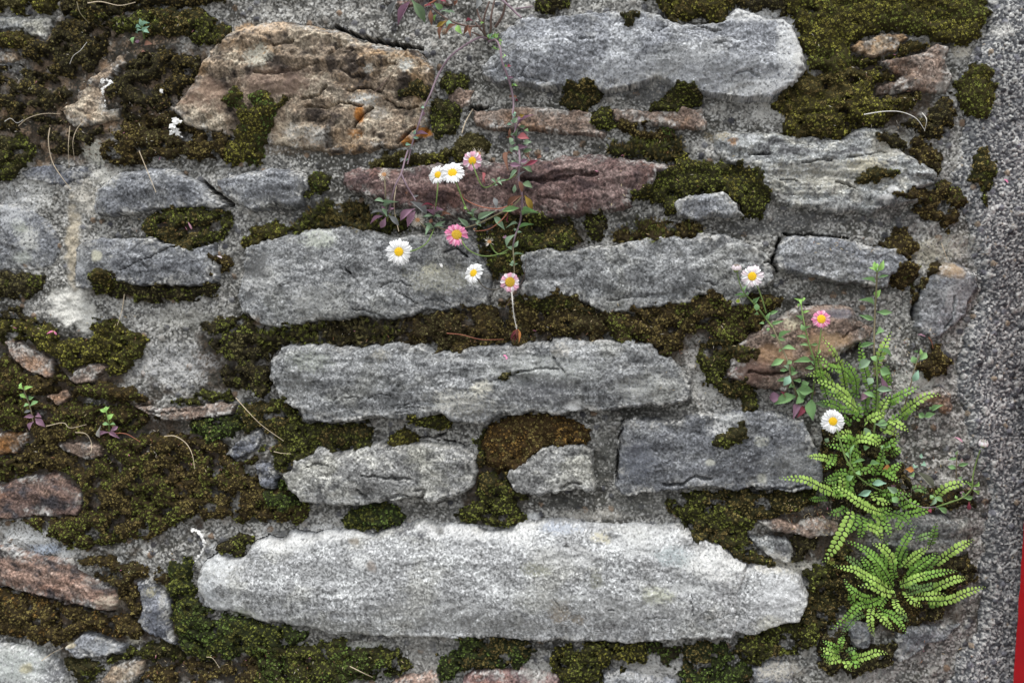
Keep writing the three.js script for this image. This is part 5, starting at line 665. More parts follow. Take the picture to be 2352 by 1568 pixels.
// plants on the right
{
  const P = plantAt('daisy_plant', 'leafy daisy plant with blush and pink flowers rising in front of the orange brown stone', 'flowering plant', 'A3', 690, 1290);
  stems(P, [['o', 0.95, 'A3|665,1310,2 640,1200,12 600,1080,14 580,960,14 540,860,13 490,750,12 440,640,12'], ['g', 0.8, 'A3|440,640,12 380,560,12 320,480,14 250,400,14 190,340,14'], ['g', 0.55, 'A3|190,340,14 150,250,15 130,165,16'], ['g', 0.65, 'A3|380,510,12 350,400,16 310,290,18 270,210,18'], ['g', 0.5, 'A3|200,365,14 160,370,14 140,400,14'],
    ['g', 0.75, 'A3|780,1270,2 810,1060,14 815,950,16 790,880,16 750,750,14 715,600,13 690,450,13 685,400,13'], ['g', 0.6, 'A3|815,980,15 830,900,17 845,800,18 872,600,19']]);
  leaves(P, 'A3', 15, '190,330,205,270,20,m 200,350,100,355,20,m 205,350,225,330,16,m 270,420,325,370,38,m 300,490,300,425,46,m 300,500,290,530,42,m 400,530,490,490,28,m 395,570,410,510,32,m 365,600,325,600,24,m 430,610,525,580,30,m 400,640,400,670,26,m 490,740,600,665,40,m 490,735,550,750,28,m 460,720,420,700,24,m 520,830,640,820,40,m 520,840,490,840,30,m 540,820,545,795,26,m 540,920,425,970,54,m 560,960,610,930,36,m 570,1010,545,970,42,g 580,1010,500,1015,28,m 590,1040,655,1030,32,m 590,1060,540,1145,62,u 580,1080,475,1105,28,m 620,1100,695,1105,30,m 580,1170,630,1165,30,m 600,970,620,1020,36,m');
  leaves(P, 'A3', 10, '640,1240,450,1310,84,m 520,1240,405,1255,84,p 650,1310,620,1440,60,p 700,1320,665,1420,50,r 780,1270,790,1450,90,m 640,1180,730,1260,66,m 660,1180,800,1195,86,m 690,1150,760,1120,56,m 800,1300,960,1320,66,d 540,1250,520,1200,40,r 700,1250,650,1300,60,m');
  leaves(P, 'A3', 15, '685,420,630,380,20,l 690,420,720,370,22,l 690,440,680,385,28,l 680,430,660,455,20,l 700,510,760,490,20,l 695,580,640,530,32,m 715,670,690,610,38,m 720,640,780,620,16,m 735,730,655,710,28,m 755,800,680,785,24,m 770,790,840,785,22,m 800,880,780,910,46,m 775,935,625,935,50,m 800,990,720,995,34,m 800,960,780,935,42,m 830,880,860,830,24,l 690,425,700,390,24,l');
  daisy(P, 'A3', 260, 190, 98, { tx: -0.15, ty: 0.1, n: 20, petal: 'blush', mix: 'white', disc: 0.38, pw: 0.2, z: 18 }); daisy(P, 'A3', 865, 565, 80, { tx: 0, ty: 0.2, n: 22, petal: 'rose', mix: 'pink', disc: 0.46, pw: 0.2, z: 19 });
  daisy(P, 'A3', 120, 132, 44, { tx: 0.1, ty: 2.2, n: 14, petal: 'blush', disc: 0.6, core: 'green', cup: 0.9, pw: 0.35, z: 16 }); daisy(P, 'A3', 137, 408, 24, { tx: -0.3, ty: 0.3, n: 8, petal: 'blush', disc: 0.8, core: 'green', cup: 0.5, pw: 0.4, z: 14 });
}
{
  const P = plantAt('leafy_sprig', 'tall slender flowerless green sprig standing above the fern clump', 'plant', 'A4', 255, 1100);
  stems(P, [['g', 0.85, 'A4|240,1560,8 270,1300,22 270,1100,26 265,920,26 280,860,26'], ['o', 0.85, 'A4|250,1060,18 242,800,20 250,500,20 262,280,20 268,140,20']]);
  leaves(P, 'A4', 20, '265,150,245,55,30,l 270,150,330,50,44,l 255,150,200,110,26,l 275,200,375,180,20,m 250,250,140,205,38,m 260,380,300,305,54,l 240,440,115,390,46,m 265,500,400,505,44,m 240,570,120,530,40,m 255,700,320,640,54,m 245,775,100,810,38,m 265,140,270,70,26,l');
  leaves(P, 'A4', 27, '290,830,400,890,42,m 280,920,350,900,26,m 265,940,215,890,54,m 210,930,100,1000,76,g 270,1180,400,1185,50,g 250,1250,150,1205,44,m 220,1240,115,1260,76,p 300,1070,330,1250,50,p 230,1080,190,1140,58,g 300,1000,390,1040,76,m 250,1480,365,1490,58,g');
}
{
  const P = plantAt('leafy_sprig', 'small upright green sprig below the heart shaped moss cushion', 'plant', 'A4', 505, 1340);
  stems(P, [['o', 0.6, 'A4|505,1340,4 560,1150,16 600,990,18 640,880,18'], ['o', 0.6, 'A4|600,1420,8 690,1420,16 750,1385,18']]);
  leaves(P, 'A4', 18, '610,950,575,890,54,m 640,920,705,855,54,m 640,880,650,820,28,l 620,860,590,845,24,m 580,1110,630,1020,54,u 690,1420,630,1390,50,m 690,1420,780,1390,48,m 750,1370,835,1315,44,m 740,1355,730,1330,24,m');
}
{
  const P = plantAt('daisy_plant', 'single white daisy with green leaves inside the fern clump', 'flowering plant', 'A5', 1000, 710);
  stems(P, [['g', 0.75, 'A5|640,60,26 700,270,26 760,440,26 860,590,24 1000,710,20 1200,800,10'], ['g', 0.6, 'A5|800,500,24 800,400,25 795,320,26'], ['g', 0.6, 'A5|1100,500,16 1160,420,22 1170,320,24']]);
  leaves(P, 'A5', 25, '800,400,850,260,28,m 790,420,750,350,34,m 820,480,975,435,34,m 860,580,920,610,50,m 1200,700,1040,700,66,u 1030,780,885,830,66,u 1210,740,1330,800,66,g 1020,490,1130,480,54,m 940,170,1030,110,90,d 1100,50,1220,40,76,m 1170,420,1230,490,44,m 1170,310,1240,260,28,m 1150,330,1150,270,34,m 1260,850,1330,910,66,m 760,650,830,620,60,m 950,300,1010,300,50,m 560,200,530,250,50,d');
  daisy(P, 'A3', 967, 1460, 106, { tx: 0.02, ty: 0.12, n: 26, disc: 0.34, pw: 0.17, z: 28 });
}
{
  const P = plantAt('daisy_plant', 'low daisy plant reaching right to one closed blush flower before the pillar', 'flowering plant', 'A5', 1350, 800);
  stems(P, [['v', 0.7, 'A5|1350,800,6 1450,900,14 1600,965,18 1750,960,20'], ['g', 0.75, 'A5|1750,960,20 1900,910,22 2050,850,22 2140,750,22 2150,640,22 2180,500,22 2235,330,22'], ['o', 0.5, 'A5|1970,650,6 1970,520,12 1980,350,16']]);
  leaves(P, 'A5', 22, '2140,720,2070,680,28,l 2150,730,2225,680,34,l 2150,770,2240,795,42,l 2040,850,2160,850,44,m 2060,830,2030,790,28,m 1980,870,1960,830,28,l 1770,965,1870,1030,54,m 1720,850,1830,900,48,m 1740,850,1680,950,44,g 2060,830,2010,790,40,p 2110,900,2110,1000,40,r 1680,980,1690,1020,40,r 1680,870,1720,830,40,m');
  leaves(P, 'A5', 10, '1975,420,1890,435,28,m 1975,540,1875,510,48,m 1990,500,2110,480,38,m 1975,400,1985,340,28,m 1990,640,2040,660,44,m 1540,570,1740,760,70,x 1160,540,1250,530,70,y 1410,540,1510,555,60,y 1250,720,1300,740,40,p 1600,400,1560,400,50,u 1600,480,1630,500,50,u 1480,600,1500,625,60,m 1500,530,1530,500,60,u');
  daisy(P, 'A5', 2265, 285, 64, { tx: 0.25, ty: 2.4, n: 18, petal: 'white', mix: 'blush', disc: 0.4, core: 'green', cup: 0.8, pw: 0.2, z: 22 });
}
// seedlings on the left
{
  let P = plantAt('seedling', 'green seedling with purple lower leaves at the far left edge of the wall', 'plant', 't10', 220, 1300);
  stems(P, [['o', 0.6, 't10|215,1310,2 205,1250,8 180,1170,12 150,1090,14']]);
  leaves(P, 't10', 12, '150,1100,140,1050,26,l 155,1110,205,1080,26,l 150,1100,125,1080,18,l 175,1160,125,1130,26,l 185,1160,220,1150,26,m 190,1200,155,1210,24,m 195,1210,250,1175,26,m 205,1240,155,1250,20,k 220,1280,155,1280,28,p 230,1290,290,1340,42,p 220,1310,185,1365,34,p 240,1270,270,1280,32,p');
  P = plantAt('seedling', 'green seedling beside a white curled dead leaf on the brown moss', 'plant', 't10', 712, 1375);
  stems(P, [['g', 0.6, 't10|712,1375,2 708,1320,8 690,1240,12']]);
  leaves(P, 't10', 12, '690,1250,650,1230,24,l 690,1250,705,1210,26,l 705,1300,735,1260,34,l 710,1330,665,1325,24,m 715,1330,755,1330,20,m 692,1245,680,1215,20,l 710,1380,640,1400,32,p 720,1370,770,1340,28,p 710,1380,780,1420,28,p 650,1410,655,1335,24,w');
  P = plantAt('seedling', 'blue green seedling in the dark moss at the upper left', 'plant', 't00', 935, 240);
  stems(P, [['g', 0.7, 't00|940,250,2 930,200,8 922,150,10']]);
  leaves(P, 't00', 11, '920,170,910,120,28,u 930,170,970,145,28,u 920,180,880,180,24,u 930,200,970,210,28,u 925,195,890,215,26,u 940,215,960,170,26,u 940,300,985,280,40,b 920,340,950,335,30,b 880,240,860,280,30,m 890,260,900,280,30,p');
}
// ---------- ferns ----------
const pinnaShape = (() => { const p = [0, 0.02, 0], n = 9; for (let i = 0; i <= n; i++) { const a = -Math.PI / 2 + (i / n) * Math.PI * 2, r = 0.5; p.push(Math.cos(a) * r * 0.98, 0.5 + Math.sin(a) * r, 0.02 - 0.05 * Math.pow(Math.abs(Math.sin(a / 2 + 0.3)), 2)); } p.push(0, 0.55, 0.05); const ix = []; const c = n + 2; for (let i = 1; i <= n; i++) ix.push(c, i, i + 1); const g = new THREE.BufferGeometry(); g.setAttribute('position', new THREE.Float32BufferAttribute(p.slice(3), 3)); g.setIndex(ix.map((q) => q - 1)); g.computeVertexNormals(); return g; })();
const FERN = [leafMat('fern_leaflet', 0.23, 0.43, 0.075, 0.3), leafMat('fern_leaflet_light', 0.37, 0.56, 0.12, 0.3), leafMat('fern_leaflet_dark', 0.14, 0.27, 0.05, 0.3), leafMat('fern_leaflet_dull', 0.19, 0.32, 0.1, 0.3)];
function fern(P, fronds, limit) {   // frond: [view, 'x,y,z x,y,z x,y,z' base to tip, size of leaflets, tone]
  let single = 0; const rest = [[], [], [], []], holder = new THREE.Object3D();
  fronds.forEach(([path, size, tone]) => {
    const pts = list(path).map((q) => spot(q[0], q[1], Math.max(3, q[2] + rr(-2, 2)) / 1000)), curve = new THREE.CatmullRomCurve3(pts), L = curve.getLength(), F = new THREE.Group(); F.name = 'frond'; F.position.copy(pts[0]).sub(P.position); P.add(F);
    tube('rachis', pts, 0.00042, 0.00022, STEM.f, F, 18);
    const gap = size * 0.00083, n = Math.floor(L / gap);
    for (let i = 2; i <= n; i++) for (const s of [-1, 1]) {
      const t = Math.min(0.995, (i + (s > 0 ? 0.45 : 0) * 1) / (n + 0.6)), c = curve.getPointAt(t), d = curve.getTangentAt(t), face = V3(rr(-0.25, 0.25), 0.35 + rr(-0.2, 0.2), 1).normalize(); face.addScaledVector(d, -face.dot(d)).normalize();
      const side = new THREE.Vector3().crossVectors(d, face).multiplyScalar(s), k = Math.min(1, 0.55 + t * 1.6) * Math.pow(clamp((1 - t) * 3.2, 0.12, 1), 0.6), len = size * 0.00104 * k * rr(0.88, 1.1), dir = side.clone().addScaledVector(d, 0.25 + 0.35 * t).addScaledVector(face, rr(-0.25, 0.2)).normalize();
      const pf = face.clone().addScaledVector(d, rr(-0.3, 0.3)).addScaledVector(side, rr(-0.3, 0.3)), o = single < limit ? new THREE.Mesh(pinnaShape, FERN[tone]) : holder, off = single < limit ? pts[0] : V3(0, 0, 0);
      placeAlong(o, c.clone().addScaledVector(side, 0.0002), c.clone().addScaledVector(dir, len), len * 0.7, pf, off);
      if (single < limit) { o.name = 'leaflet'; o.castShadow = o.receiveShadow = true; F.add(o); single++; } else { o.updateMatrix(); rest[tone].push(pinnaShape.clone().applyMatrix4(o.matrix)); }
    }
  });
  const gs = [], mats = []; rest.forEach((r, t) => { if (r.length) { gs.push(mergeGeometries(r)); mats.push(FERN[t]); } });
  if (gs.length) { const o = mesh('leaflets', mergeGeometries(gs, true), mats, P); o.userData.kind = 'stuff'; }
}
const fr = (s) => s.trim().split(';').map((r) => { const [a, size, tone] = r.trim().split('/'); return [a.trim(), Number(size), Number(tone)]; });
{
  const P = plantAt('fern', 'largest bushy green fern growing under the pink flower beside the dark mottled block', 'fern', 't23', 700, 330);
  fern(P, fr(`t23|640,370,6 480,300,30 340,240,34 200,238,30/4.6/1; t23|900,470,14 760,420,34 640,340,38 540,268,34/4.6/1; t23|680,400,14 640,530,32 560,680,36 485,785,30/5.4/1; t13|740,1260,8 660,1190,32 600,1150,36 530,1152,32/4.2/1; t13|730,1250,8 600,1110,34 500,1060,36 420,1045,32/4.6/1; t13|640,1150,6 600,950,26 540,840,30 480,765,28/4.6/1;
    t13|720,1100,6 620,980,30 520,950,32 430,850,28/4.4/0; t13|820,1050,6 850,900,24 925,725,26/4.6/1; t13|800,1150,6 750,950,22 720,800,22/4.4/0; t13|960,1280,6 1080,1190,26 1160,1140,28 1245,1135,24/4.6/1; t13|880,1180,6 980,1140,24 1105,1080,24/4.4/0; t13|740,1330,8 800,1290,30 890,1252,30/4.4/1; t13|900,1280,8 960,1320,26 1040,1370,26/4.4/1; t13|560,1100,6 480,1000,18 370,1010,18/4.2/1; t13|700,1150,6 690,1020,22 620,910,24/4.4/0; t13|520,1180,6 480,1050,22 440,870,24/4.2/0;
    t23|600,150,6 500,105,26 385,95,24/4/1; t23|760,100,6 640,40,26 500,20,26/4.2/0; t23|640,40,10 720,-20,30 800,-5,32 860,40,28/4.2/1; t23|870,240,6 940,180,20 1000,130,22/4.2/0; t23|960,440,10 1060,400,26 1130,430,26/4.4/0; t23|1180,410,6 1280,300,24 1430,258,24/4.4/1; t23|900,100,6 960,60,20 1000,40,22/4/0; t23|800,250,6 850,150,20 880,30,22/4.2/0; t23|540,370,4 470,370,12 395,375,12/3.2/2; t23|940,470,6 1000,500,16 960,575,16/4.6/2; t23|740,500,6 760,540,20 840,580,22 872,655,18/4/1; t23|800,470,6 780,520,16 850,560,16/4/0;
    t13|760,1300,4 700,1240,14 560,1230,16/4.2/0; t13|820,1300,4 830,1180,16 830,1080,16/4.2/0; t13|900,1250,4 940,1180,16 1010,1160,16/4.2/0; t13|700,1350,4 620,1290,14 560,1300,14/4.2/2; t13|640,1250,4 560,1200,14 470,1180,16/4.2/0; t23|700,250,4 600,220,14 500,240,14/4/0; t23|720,330,4 620,330,16 540,350,14/4/0; t23|760,200,4 700,120,14 690,40,16/4/0; t23|820,330,4 900,330,14 1000,320,16/4/0; t23|860,380,4 960,360,14 1060,340,16/4/2; t23|700,300,4 640,200,16 560,190,18/4/0; t23|660,200,4 560,250,14 480,260,14/4/2; t23|820,120,4 780,180,16 700,200,16/4/0; t13|760,1150,4 640,1120,14 560,1150,16/4.2/2; t13|860,1120,4 900,1050,16 880,980,18/4.2/0; t23|900,260,4 820,260,16 740,270,14/4/2;
    t23|760,470,4 850,460,16 930,430,18/4.2/0; t23|980,480,6 1100,460,16 1200,430,16/4.2/0; t13|600,1080,4 640,1020,16 640,960,16/4.2/0; t13|980,1330,4 1040,1240,16 1100,1220,16/4.2/0; t13|700,1420,6 760,1400,28 830,1430,28 860,1480,22/4.4/1; t23|640,100,6 680,170,20 690,240,14/4/0; t23|560,60,6 540,130,18 500,180,14/4/0;
    t13|720,1480,4 660,1430,20 580,1420,22/4.2/0; t13|760,1480,4 800,1420,20 900,1420,22/4.2/0; t13|700,1400,4 620,1390,18 540,1440,20/4/1; t13|840,1400,4 900,1360,18 980,1400,18/4.2/1; t13|660,1330,4 720,1260,18 700,1180,20/4.2/0; t13|900,1400,4 940,1300,18 1000,1260,20/4.2/0; t13|800,1300,4 760,1200,18 780,1100,20/4.2/2; t13|880,1330,4 860,1240,20 920,1130,20/4.2/1; t23|620,180,4 660,260,18 640,350,16/4.2/0; t23|840,180,4 900,200,18 980,260,18/4.2/0; t23|800,300,4 840,380,18 920,400,16/4.2/1; t23|700,380,4 760,400,16 800,460,16/4/0; t23|1040,330,4 1100,300,14 1170,330,14/3.8/3; t23|560,330,4 610,290,18 600,200,18/4.2/1; t13|620,1180,4 560,1130,16 500,1120,16/4/0; t13|940,1100,4 900,1000,16 900,930,18/4/2; t23|820,450,4 900,480,14 980,470,14/4/0; t23|730,30,4 660,-20,18 580,-40,18/4/0;
    t23|700,440,6 690,520,22 640,600,24/4.4/0; t23|720,450,6 740,540,20 720,640,20/4.2/0; t23|660,400,6 600,450,20 520,470,20/4.2/2; t23|820,480,6 900,540,18 920,620,18/4.2/0; t23|780,430,6 860,520,20 820,600,20/4.2/1; t23|900,450,6 1000,480,18 1060,540,16/4/2; t23|600,280,4 540,320,20 470,330,20/4.2/0; t23|850,60,4 920,20,18 980,-30,18/4.2/0`), 300);
}
{
  const P = plantAt('fern', 'star shaped green fern with many narrow fronds in the lower right, right of the moss', 'fern', 't23', 960, 990);
  fern(P, fr(`t23|960,980,6 850,800,24 740,690,28 620,640,24/4/0; t23|900,960,6 780,880,28 680,830,32 550,808,26/4.2/1; t23|950,980,8 830,910,32 760,880,34 695,885,28/4.2/1; t23|980,990,10 880,980,34 800,940,36 715,940,30/4.4/1; t23|830,1010,8 740,1010,26 670,960,28 620,895,24/4/0; t23|760,1080,6 690,1050,16 650,980,18/4/0; t23|830,1050,8 720,1070,28 620,1160,30 545,1218,24/4.2/0; t23|780,1115,8 700,1140,22 605,1250,20/3.6/3; t23|820,1040,8 790,1140,28 800,1220,28 822,1265,24/3.8/1; t23|820,1085,8 870,1150,28 945,1225,26/4/1; t23|830,1090,8 950,1140,26 1025,1245,24/4/0; t23|950,1000,8 970,1080,30 1030,1130,28/3.8/1;
    t23|1010,960,8 1060,1030,28 1130,1070,26/4.2/1; t23|1050,1000,10 1160,1005,30 1280,990,28/4.2/1; t23|1130,1040,8 1300,1030,24 1420,980,26 1540,942,22/4.6/1; t23|1160,980,8 1260,930,26 1340,895,28 1420,885,24/4.4/1; t23|1000,930,8 1120,880,26 1250,850,28 1355,838,24/4.2/0; t23|960,940,8 1060,900,28 1180,845,28/4.2/1; t23|1180,830,6 1260,760,22 1360,690,24 1465,635,20/4.6/1; t23|1020,880,6 1120,800,24 1225,720,24/4/0; t23|980,840,6 1060,760,24 1175,680,24/4/1; t23|950,800,6 1000,680,20 1085,545,22/4.2/0; t23|1060,635,4 1130,620,16 1205,592,16/3.6/3; t23|1170,700,4 1200,620,14 1225,525,14/4/2; t23|960,850,8 920,740,28 860,680,30 805,665,26/4.2/1; t23|880,900,6 850,780,22 760,680,22/4/0; t23|900,900,6 880,780,20 900,640,20/4/0; t23|780,880,4 700,790,14 620,742,14/4/3;
    t23|1000,1000,4 1100,960,16 1240,920,16/3.8/3; t23|980,950,6 1040,930,26 1140,955,26/3.8/3; t23|900,1000,4 860,1060,16 840,1100,16/3.8/0; t23|920,960,4 830,860,18 800,780,18/4/0; t23|960,920,4 940,800,18 960,720,18/4/0; t23|1000,920,4 1090,820,18 1140,780,18/4/0; t23|1080,900,4 1180,800,16 1240,740,16/4/2; t23|1130,1060,4 1230,1050,14 1300,1010,14/4/2; t23|960,1080,4 1010,1140,14 1040,1170,14/3.6/3; t23|870,960,4 790,930,16 740,870,16/4/2; t23|880,1010,4 800,1050,18 740,1080,18/4/0; t23|1040,860,4 1090,760,16 1110,700,16/4/0; t23|840,900,4 780,810,18 730,740,18/4/0; t23|1000,860,4 1000,760,16 1030,690,16/4/2`), 300);
}
{
  const P = plantAt('fern', 'small sparse fern at the lower right, below the grey pointed stone', 'fern', 't23', 620, 1390);
  fern(P, fr(`t23|600,1385,4 595,1320,16 622,1255,16/3.6/0; t23|610,1390,4 540,1370,18 465,1342,18/3.8/1; t23|600,1380,4 550,1330,14 482,1295,14/3.4/0; t23|620,1400,4 550,1425,16 490,1425,16/3.8/1; t23|620,1400,4 640,1450,18 670,1490,16/3.6/1; t23|640,1400,4 690,1445,18 735,1450,16/4/0; t23|640,1410,6 750,1400,22 830,1370,24 902,1375,18/4.2/1; t23|620,1385,4 660,1360,14 700,1345,14/3.4/3; t23|600,1390,4 540,1390,12 470,1388,12/3.4/0; t23|650,1410,4 680,1390,14 720,1385,14/3.6/0`), 200);
}

// ---------- dry stalks, scraps and litter ----------
const STALKS = [
  ['long bent straw stalk crossing the pale mortar at the upper left', 't', 0.75, 't00|325,830,14 315,910,14 340,1050,12 400,1150,10 460,1230,6'], ['straight thin straw stalk left of the white mortar lump, upper left', 't', 0.5, 't00|455,820,14 445,950,14 450,1090,8'], ['hooked straw stalk right of the straight thin one, upper left', 't', 0.5, 't00|550,780,8 500,840,12 475,920,14 485,1040,8'],
  ['arched straw stalk over the dark moss at the left edge, upper wall', 't', 0.5, 't00|120,820,8 180,770,12 280,740,12 390,740,8'], ['straw splinter leaning on the left blue grey slate', 't', 0.7, 't00|905,980,12 950,1090,12 1015,1250,6'], ['pale forked straw at the very top left of the wall', 't', 0.8, 't00|570,20,12 650,10,14 780,35,14 880,15,10'], ['brown stalk curving down under the pale forked straw', 'o', 0.7, 't00|500,10,14 520,80,14 580,150,8'],
  ['short reddish straw standing under the oblong blue grey slate', 't', 0.6, 't10|810,480,8 795,580,10 765,680,6'], ['long straight straw slanting down left of the big craggy stone', 't', 0.6, 't10|1535,1155,8 1620,1250,12 1700,1330,12 1845,1435,8'], ['curved ivory stalk hanging on the brown moss', 't', 0.7, 't10|1070,1405,6 1140,1405,10 1210,1450,12 1250,1520,12 1268,1615,8'],
  ['kinked tan stalk right of the far left seedling', 't', 0.6, 't10|300,1340,8 420,1320,10 450,1350,10 560,1330,6'], ['hooked tan stalk lying over the grey brown chip', 't', 0.6, 't10|490,1380,8 560,1390,10 595,1450,10 590,1510,10 560,1525,6'], ['rusty stalk beside the white curled dead leaf', 'r', 0.6, 't10|730,1385,6 820,1390,10 910,1440,6'],
  ['fine straw across the mottled pale stone in the bottom left corner', 't', 0.5, 't20|270,1425,5 340,1375,6 410,1340,5'], ['short straw with a brown tip at the bottom, lower left', 't', 0.5, 't20|1345,1400,8 1380,1405,10 1430,1470,6'], ['straw splinter on the green moss at the bottom, under the whitish block', 't', 0.7, 't21|620,1460,8 700,1500,10 765,1530,6'],
  ['long curved ivory stalk on the golden moss, upper right', 'w', 0.7, 't03|750,745,8 880,725,11 1000,730,12 1090,770,12 1145,845,6'], ['short bent ivory stalk joining the tip of the long curved one', 'w', 0.7, 't03|1130,735,8 1158,780,12 1145,850,8'], ['thin brown stalk leaning by the lowest pink hanging daisy', 'k', 0.45, 't12|60,570,12 120,480,12 180,380,10 200,250,8'], ['straw strip standing left of the thin brown stone', 't', 0.8, 't01|1350,865,10 1370,800,10 1420,710,4'], ['reddish brown twig along the joint above the big craggy stone', 'r', 0.5, 't11|1250,735,8 1350,745,10 1470,775,10 1620,775,8'], ['dark twig on the face of the tan rock', 'k', 0.5, 't01|770,610,4 840,540,6 880,490,6 940,400,4'], ['grey forked twig in the dark moss left of the upper left seedling', 'w', 0.5, 't00|455,415,8 480,360,12 520,330,14 565,275,10'], ['bent grey straw lying over the moss at the left, below the tan chip', 'w', 0.45, 't00|30,790,8 70,770,12 110,800,10 150,780,8'], ['thin tan straw on the dark shaly moss, lower left', 't', 0.5, 't21|125,1505,8 170,1515,10 235,1520,6'.replace('t21', 't11')], ['short orange twig above the heart shaped moss cushion', 'r', 0.6, 't13|1170,760,6 1190,790,8 1200,830,4'], ['fine straw in the joint above the right edge boulder', 't', 0.5, 't13|1255,150,6 1280,220,8 1295,262,4'],
];
for (const [label, mat, r, path] of STALKS) {
  const pts = list(path).map((q) => spot(q[0], q[1], q[2] / 1000)), g0 = thing('dry_stalk', label, 'dry stalk', pts[0].toArray(), 'dry stalks on the wall'), curve = new THREE.CatmullRomCurve3(pts);
  tube('stalk', pts, r * 0.75 / 1000, r * 0.4 / 1000, STEM[mat], g0, 24); const t = curve.getTangentAt(0.97), e = curve.getPointAt(1), f = new THREE.SphereGeometry(r * 0.0006, 6, 5); f.translate(e.x, e.y, e.z); mesh('stalk_tip', f, STEM[mat], g0);
}
{ // the withered head that hangs on a pale thread below the lowest pink daisy
  const pts = list('t12|105,455,20 112,540,18 120,620,16 140,715,12').map((q) => spot(q[0], q[1], q[2] / 1000)), P = thing('withered_flower', 'withered reddish flower head hanging on a pale fuzzy thread below the lowest pink daisy', 'dead flower', pts[0].toArray());
  tube('thread', pts, 0.0006, 0.0004, STEM.w, P, 20); const c = pts[3];
  const S = new Soup(); for (let i = 0; i < 60; i++) { const a = rnd() * 6.283, k = rnd(), L = 0.0022; const p = new THREE.Vector3().lerpVectors(pts[Math.floor(k * 2.99)], pts[Math.floor(k * 2.99) + 1], (k * 2.99) % 1); leaflet4(S, p.x, p.y, p.z, Math.cos(a) * L, rr(-1, 1) * L, Math.sin(a) * L, 0.00012, 0.00012, 0, 0, [1, 1, 1]); }
  const g = S.build(); g.deleteAttribute('color'); mesh('thread_fuzz', g, fluffMat, P);
  for (let i = 0; i < 11; i++) { const a = rr(-0.9, 0.9); leaf(P, c.clone().add(V3(rr(-0.001, 0.001), 0.001, 0)), c.clone().add(V3(Math.sin(a) * 0.009, -0.006 - rnd() * 0.008, rr(0, 0.006))), 0.0026, [LEAF.b, LEAF.b, LEAF.r, LEAF.y][i % 4]).name = 'withered_petal'; }
}
// white scraps
const scrapMat = new THREE.MeshStandardMaterial({ name: 'bleached_scrap', color: new THREE.Color(0.78, 0.77, 0.75), roughness: 0.9, side: THREE.DoubleSide });
function scrap(label, path, w) {   // torn white fluff: ragged shreds along a path, thick at the start
  const pts = list(path).map((q) => spot(q[0], q[1], q[2] / 1000)), curve = new THREE.CatmullRomCurve3(pts), S = new Soup(), n = 26 + w * 9;
  for (let i = 0; i < n; i++) { const t = Math.pow(rnd(), 1.3), c = curve.getPointAt(t), d = curve.getTangentAt(t), k = w * PX * (1.5 - t), L = k * rr(0.9, 1.9), a = rnd() * 6.283, ax = d.x * L + Math.cos(a) * L * 0.6, ay = d.y * L + Math.sin(a) * L * 0.6; leaflet4(S, c.x + rr(-0.4, 0.4) * k, c.y + rr(-0.4, 0.4) * k, c.z + rr(-0.5, 0.8) * k, ax, ay, rr(-0.4, 0.4) * L, -ay * 0.3, ax * 0.3, rr(-0.1, 0.1) * L, 0.0004, [1, 1, 1]); }
  const g = S.build(); g.deleteAttribute('color'); tag(mesh('bleached_scrap', g, scrapMat, scene), label, 'scrap', 'white scraps caught on the wall');
}
scrap('white crumpled scrap with a dangling tail on the moss left of the tan rock', 't00|650,535,12 690,515,15 712,540,14 685,560,14 678,620,10 690,665,8 660,740,5', 4);
scrap('white curled scrap, S shaped, at the lower left edge of the tan rock', 't00|1190,795,12 1150,790,14 1135,830,14 1160,855,15 1115,865,12 1150,860,14 1188,895,12', 6);
scrap('white twisted dead leaf above the upper left corner of the huge whitish block', 't20|1245,565,10 1290,590,14 1325,640,14 1322,700,12 1275,770,8', 4);
scrap('tiny white fleck on the moss near the upper left seedling', 't00|1040,585,10 1048,590,11 1052,602,9', 2.5);
scrap('tiny white flake on the wide daisy stone', 't11|1205,280,4 1215,292,5 1220,308,3', 2);
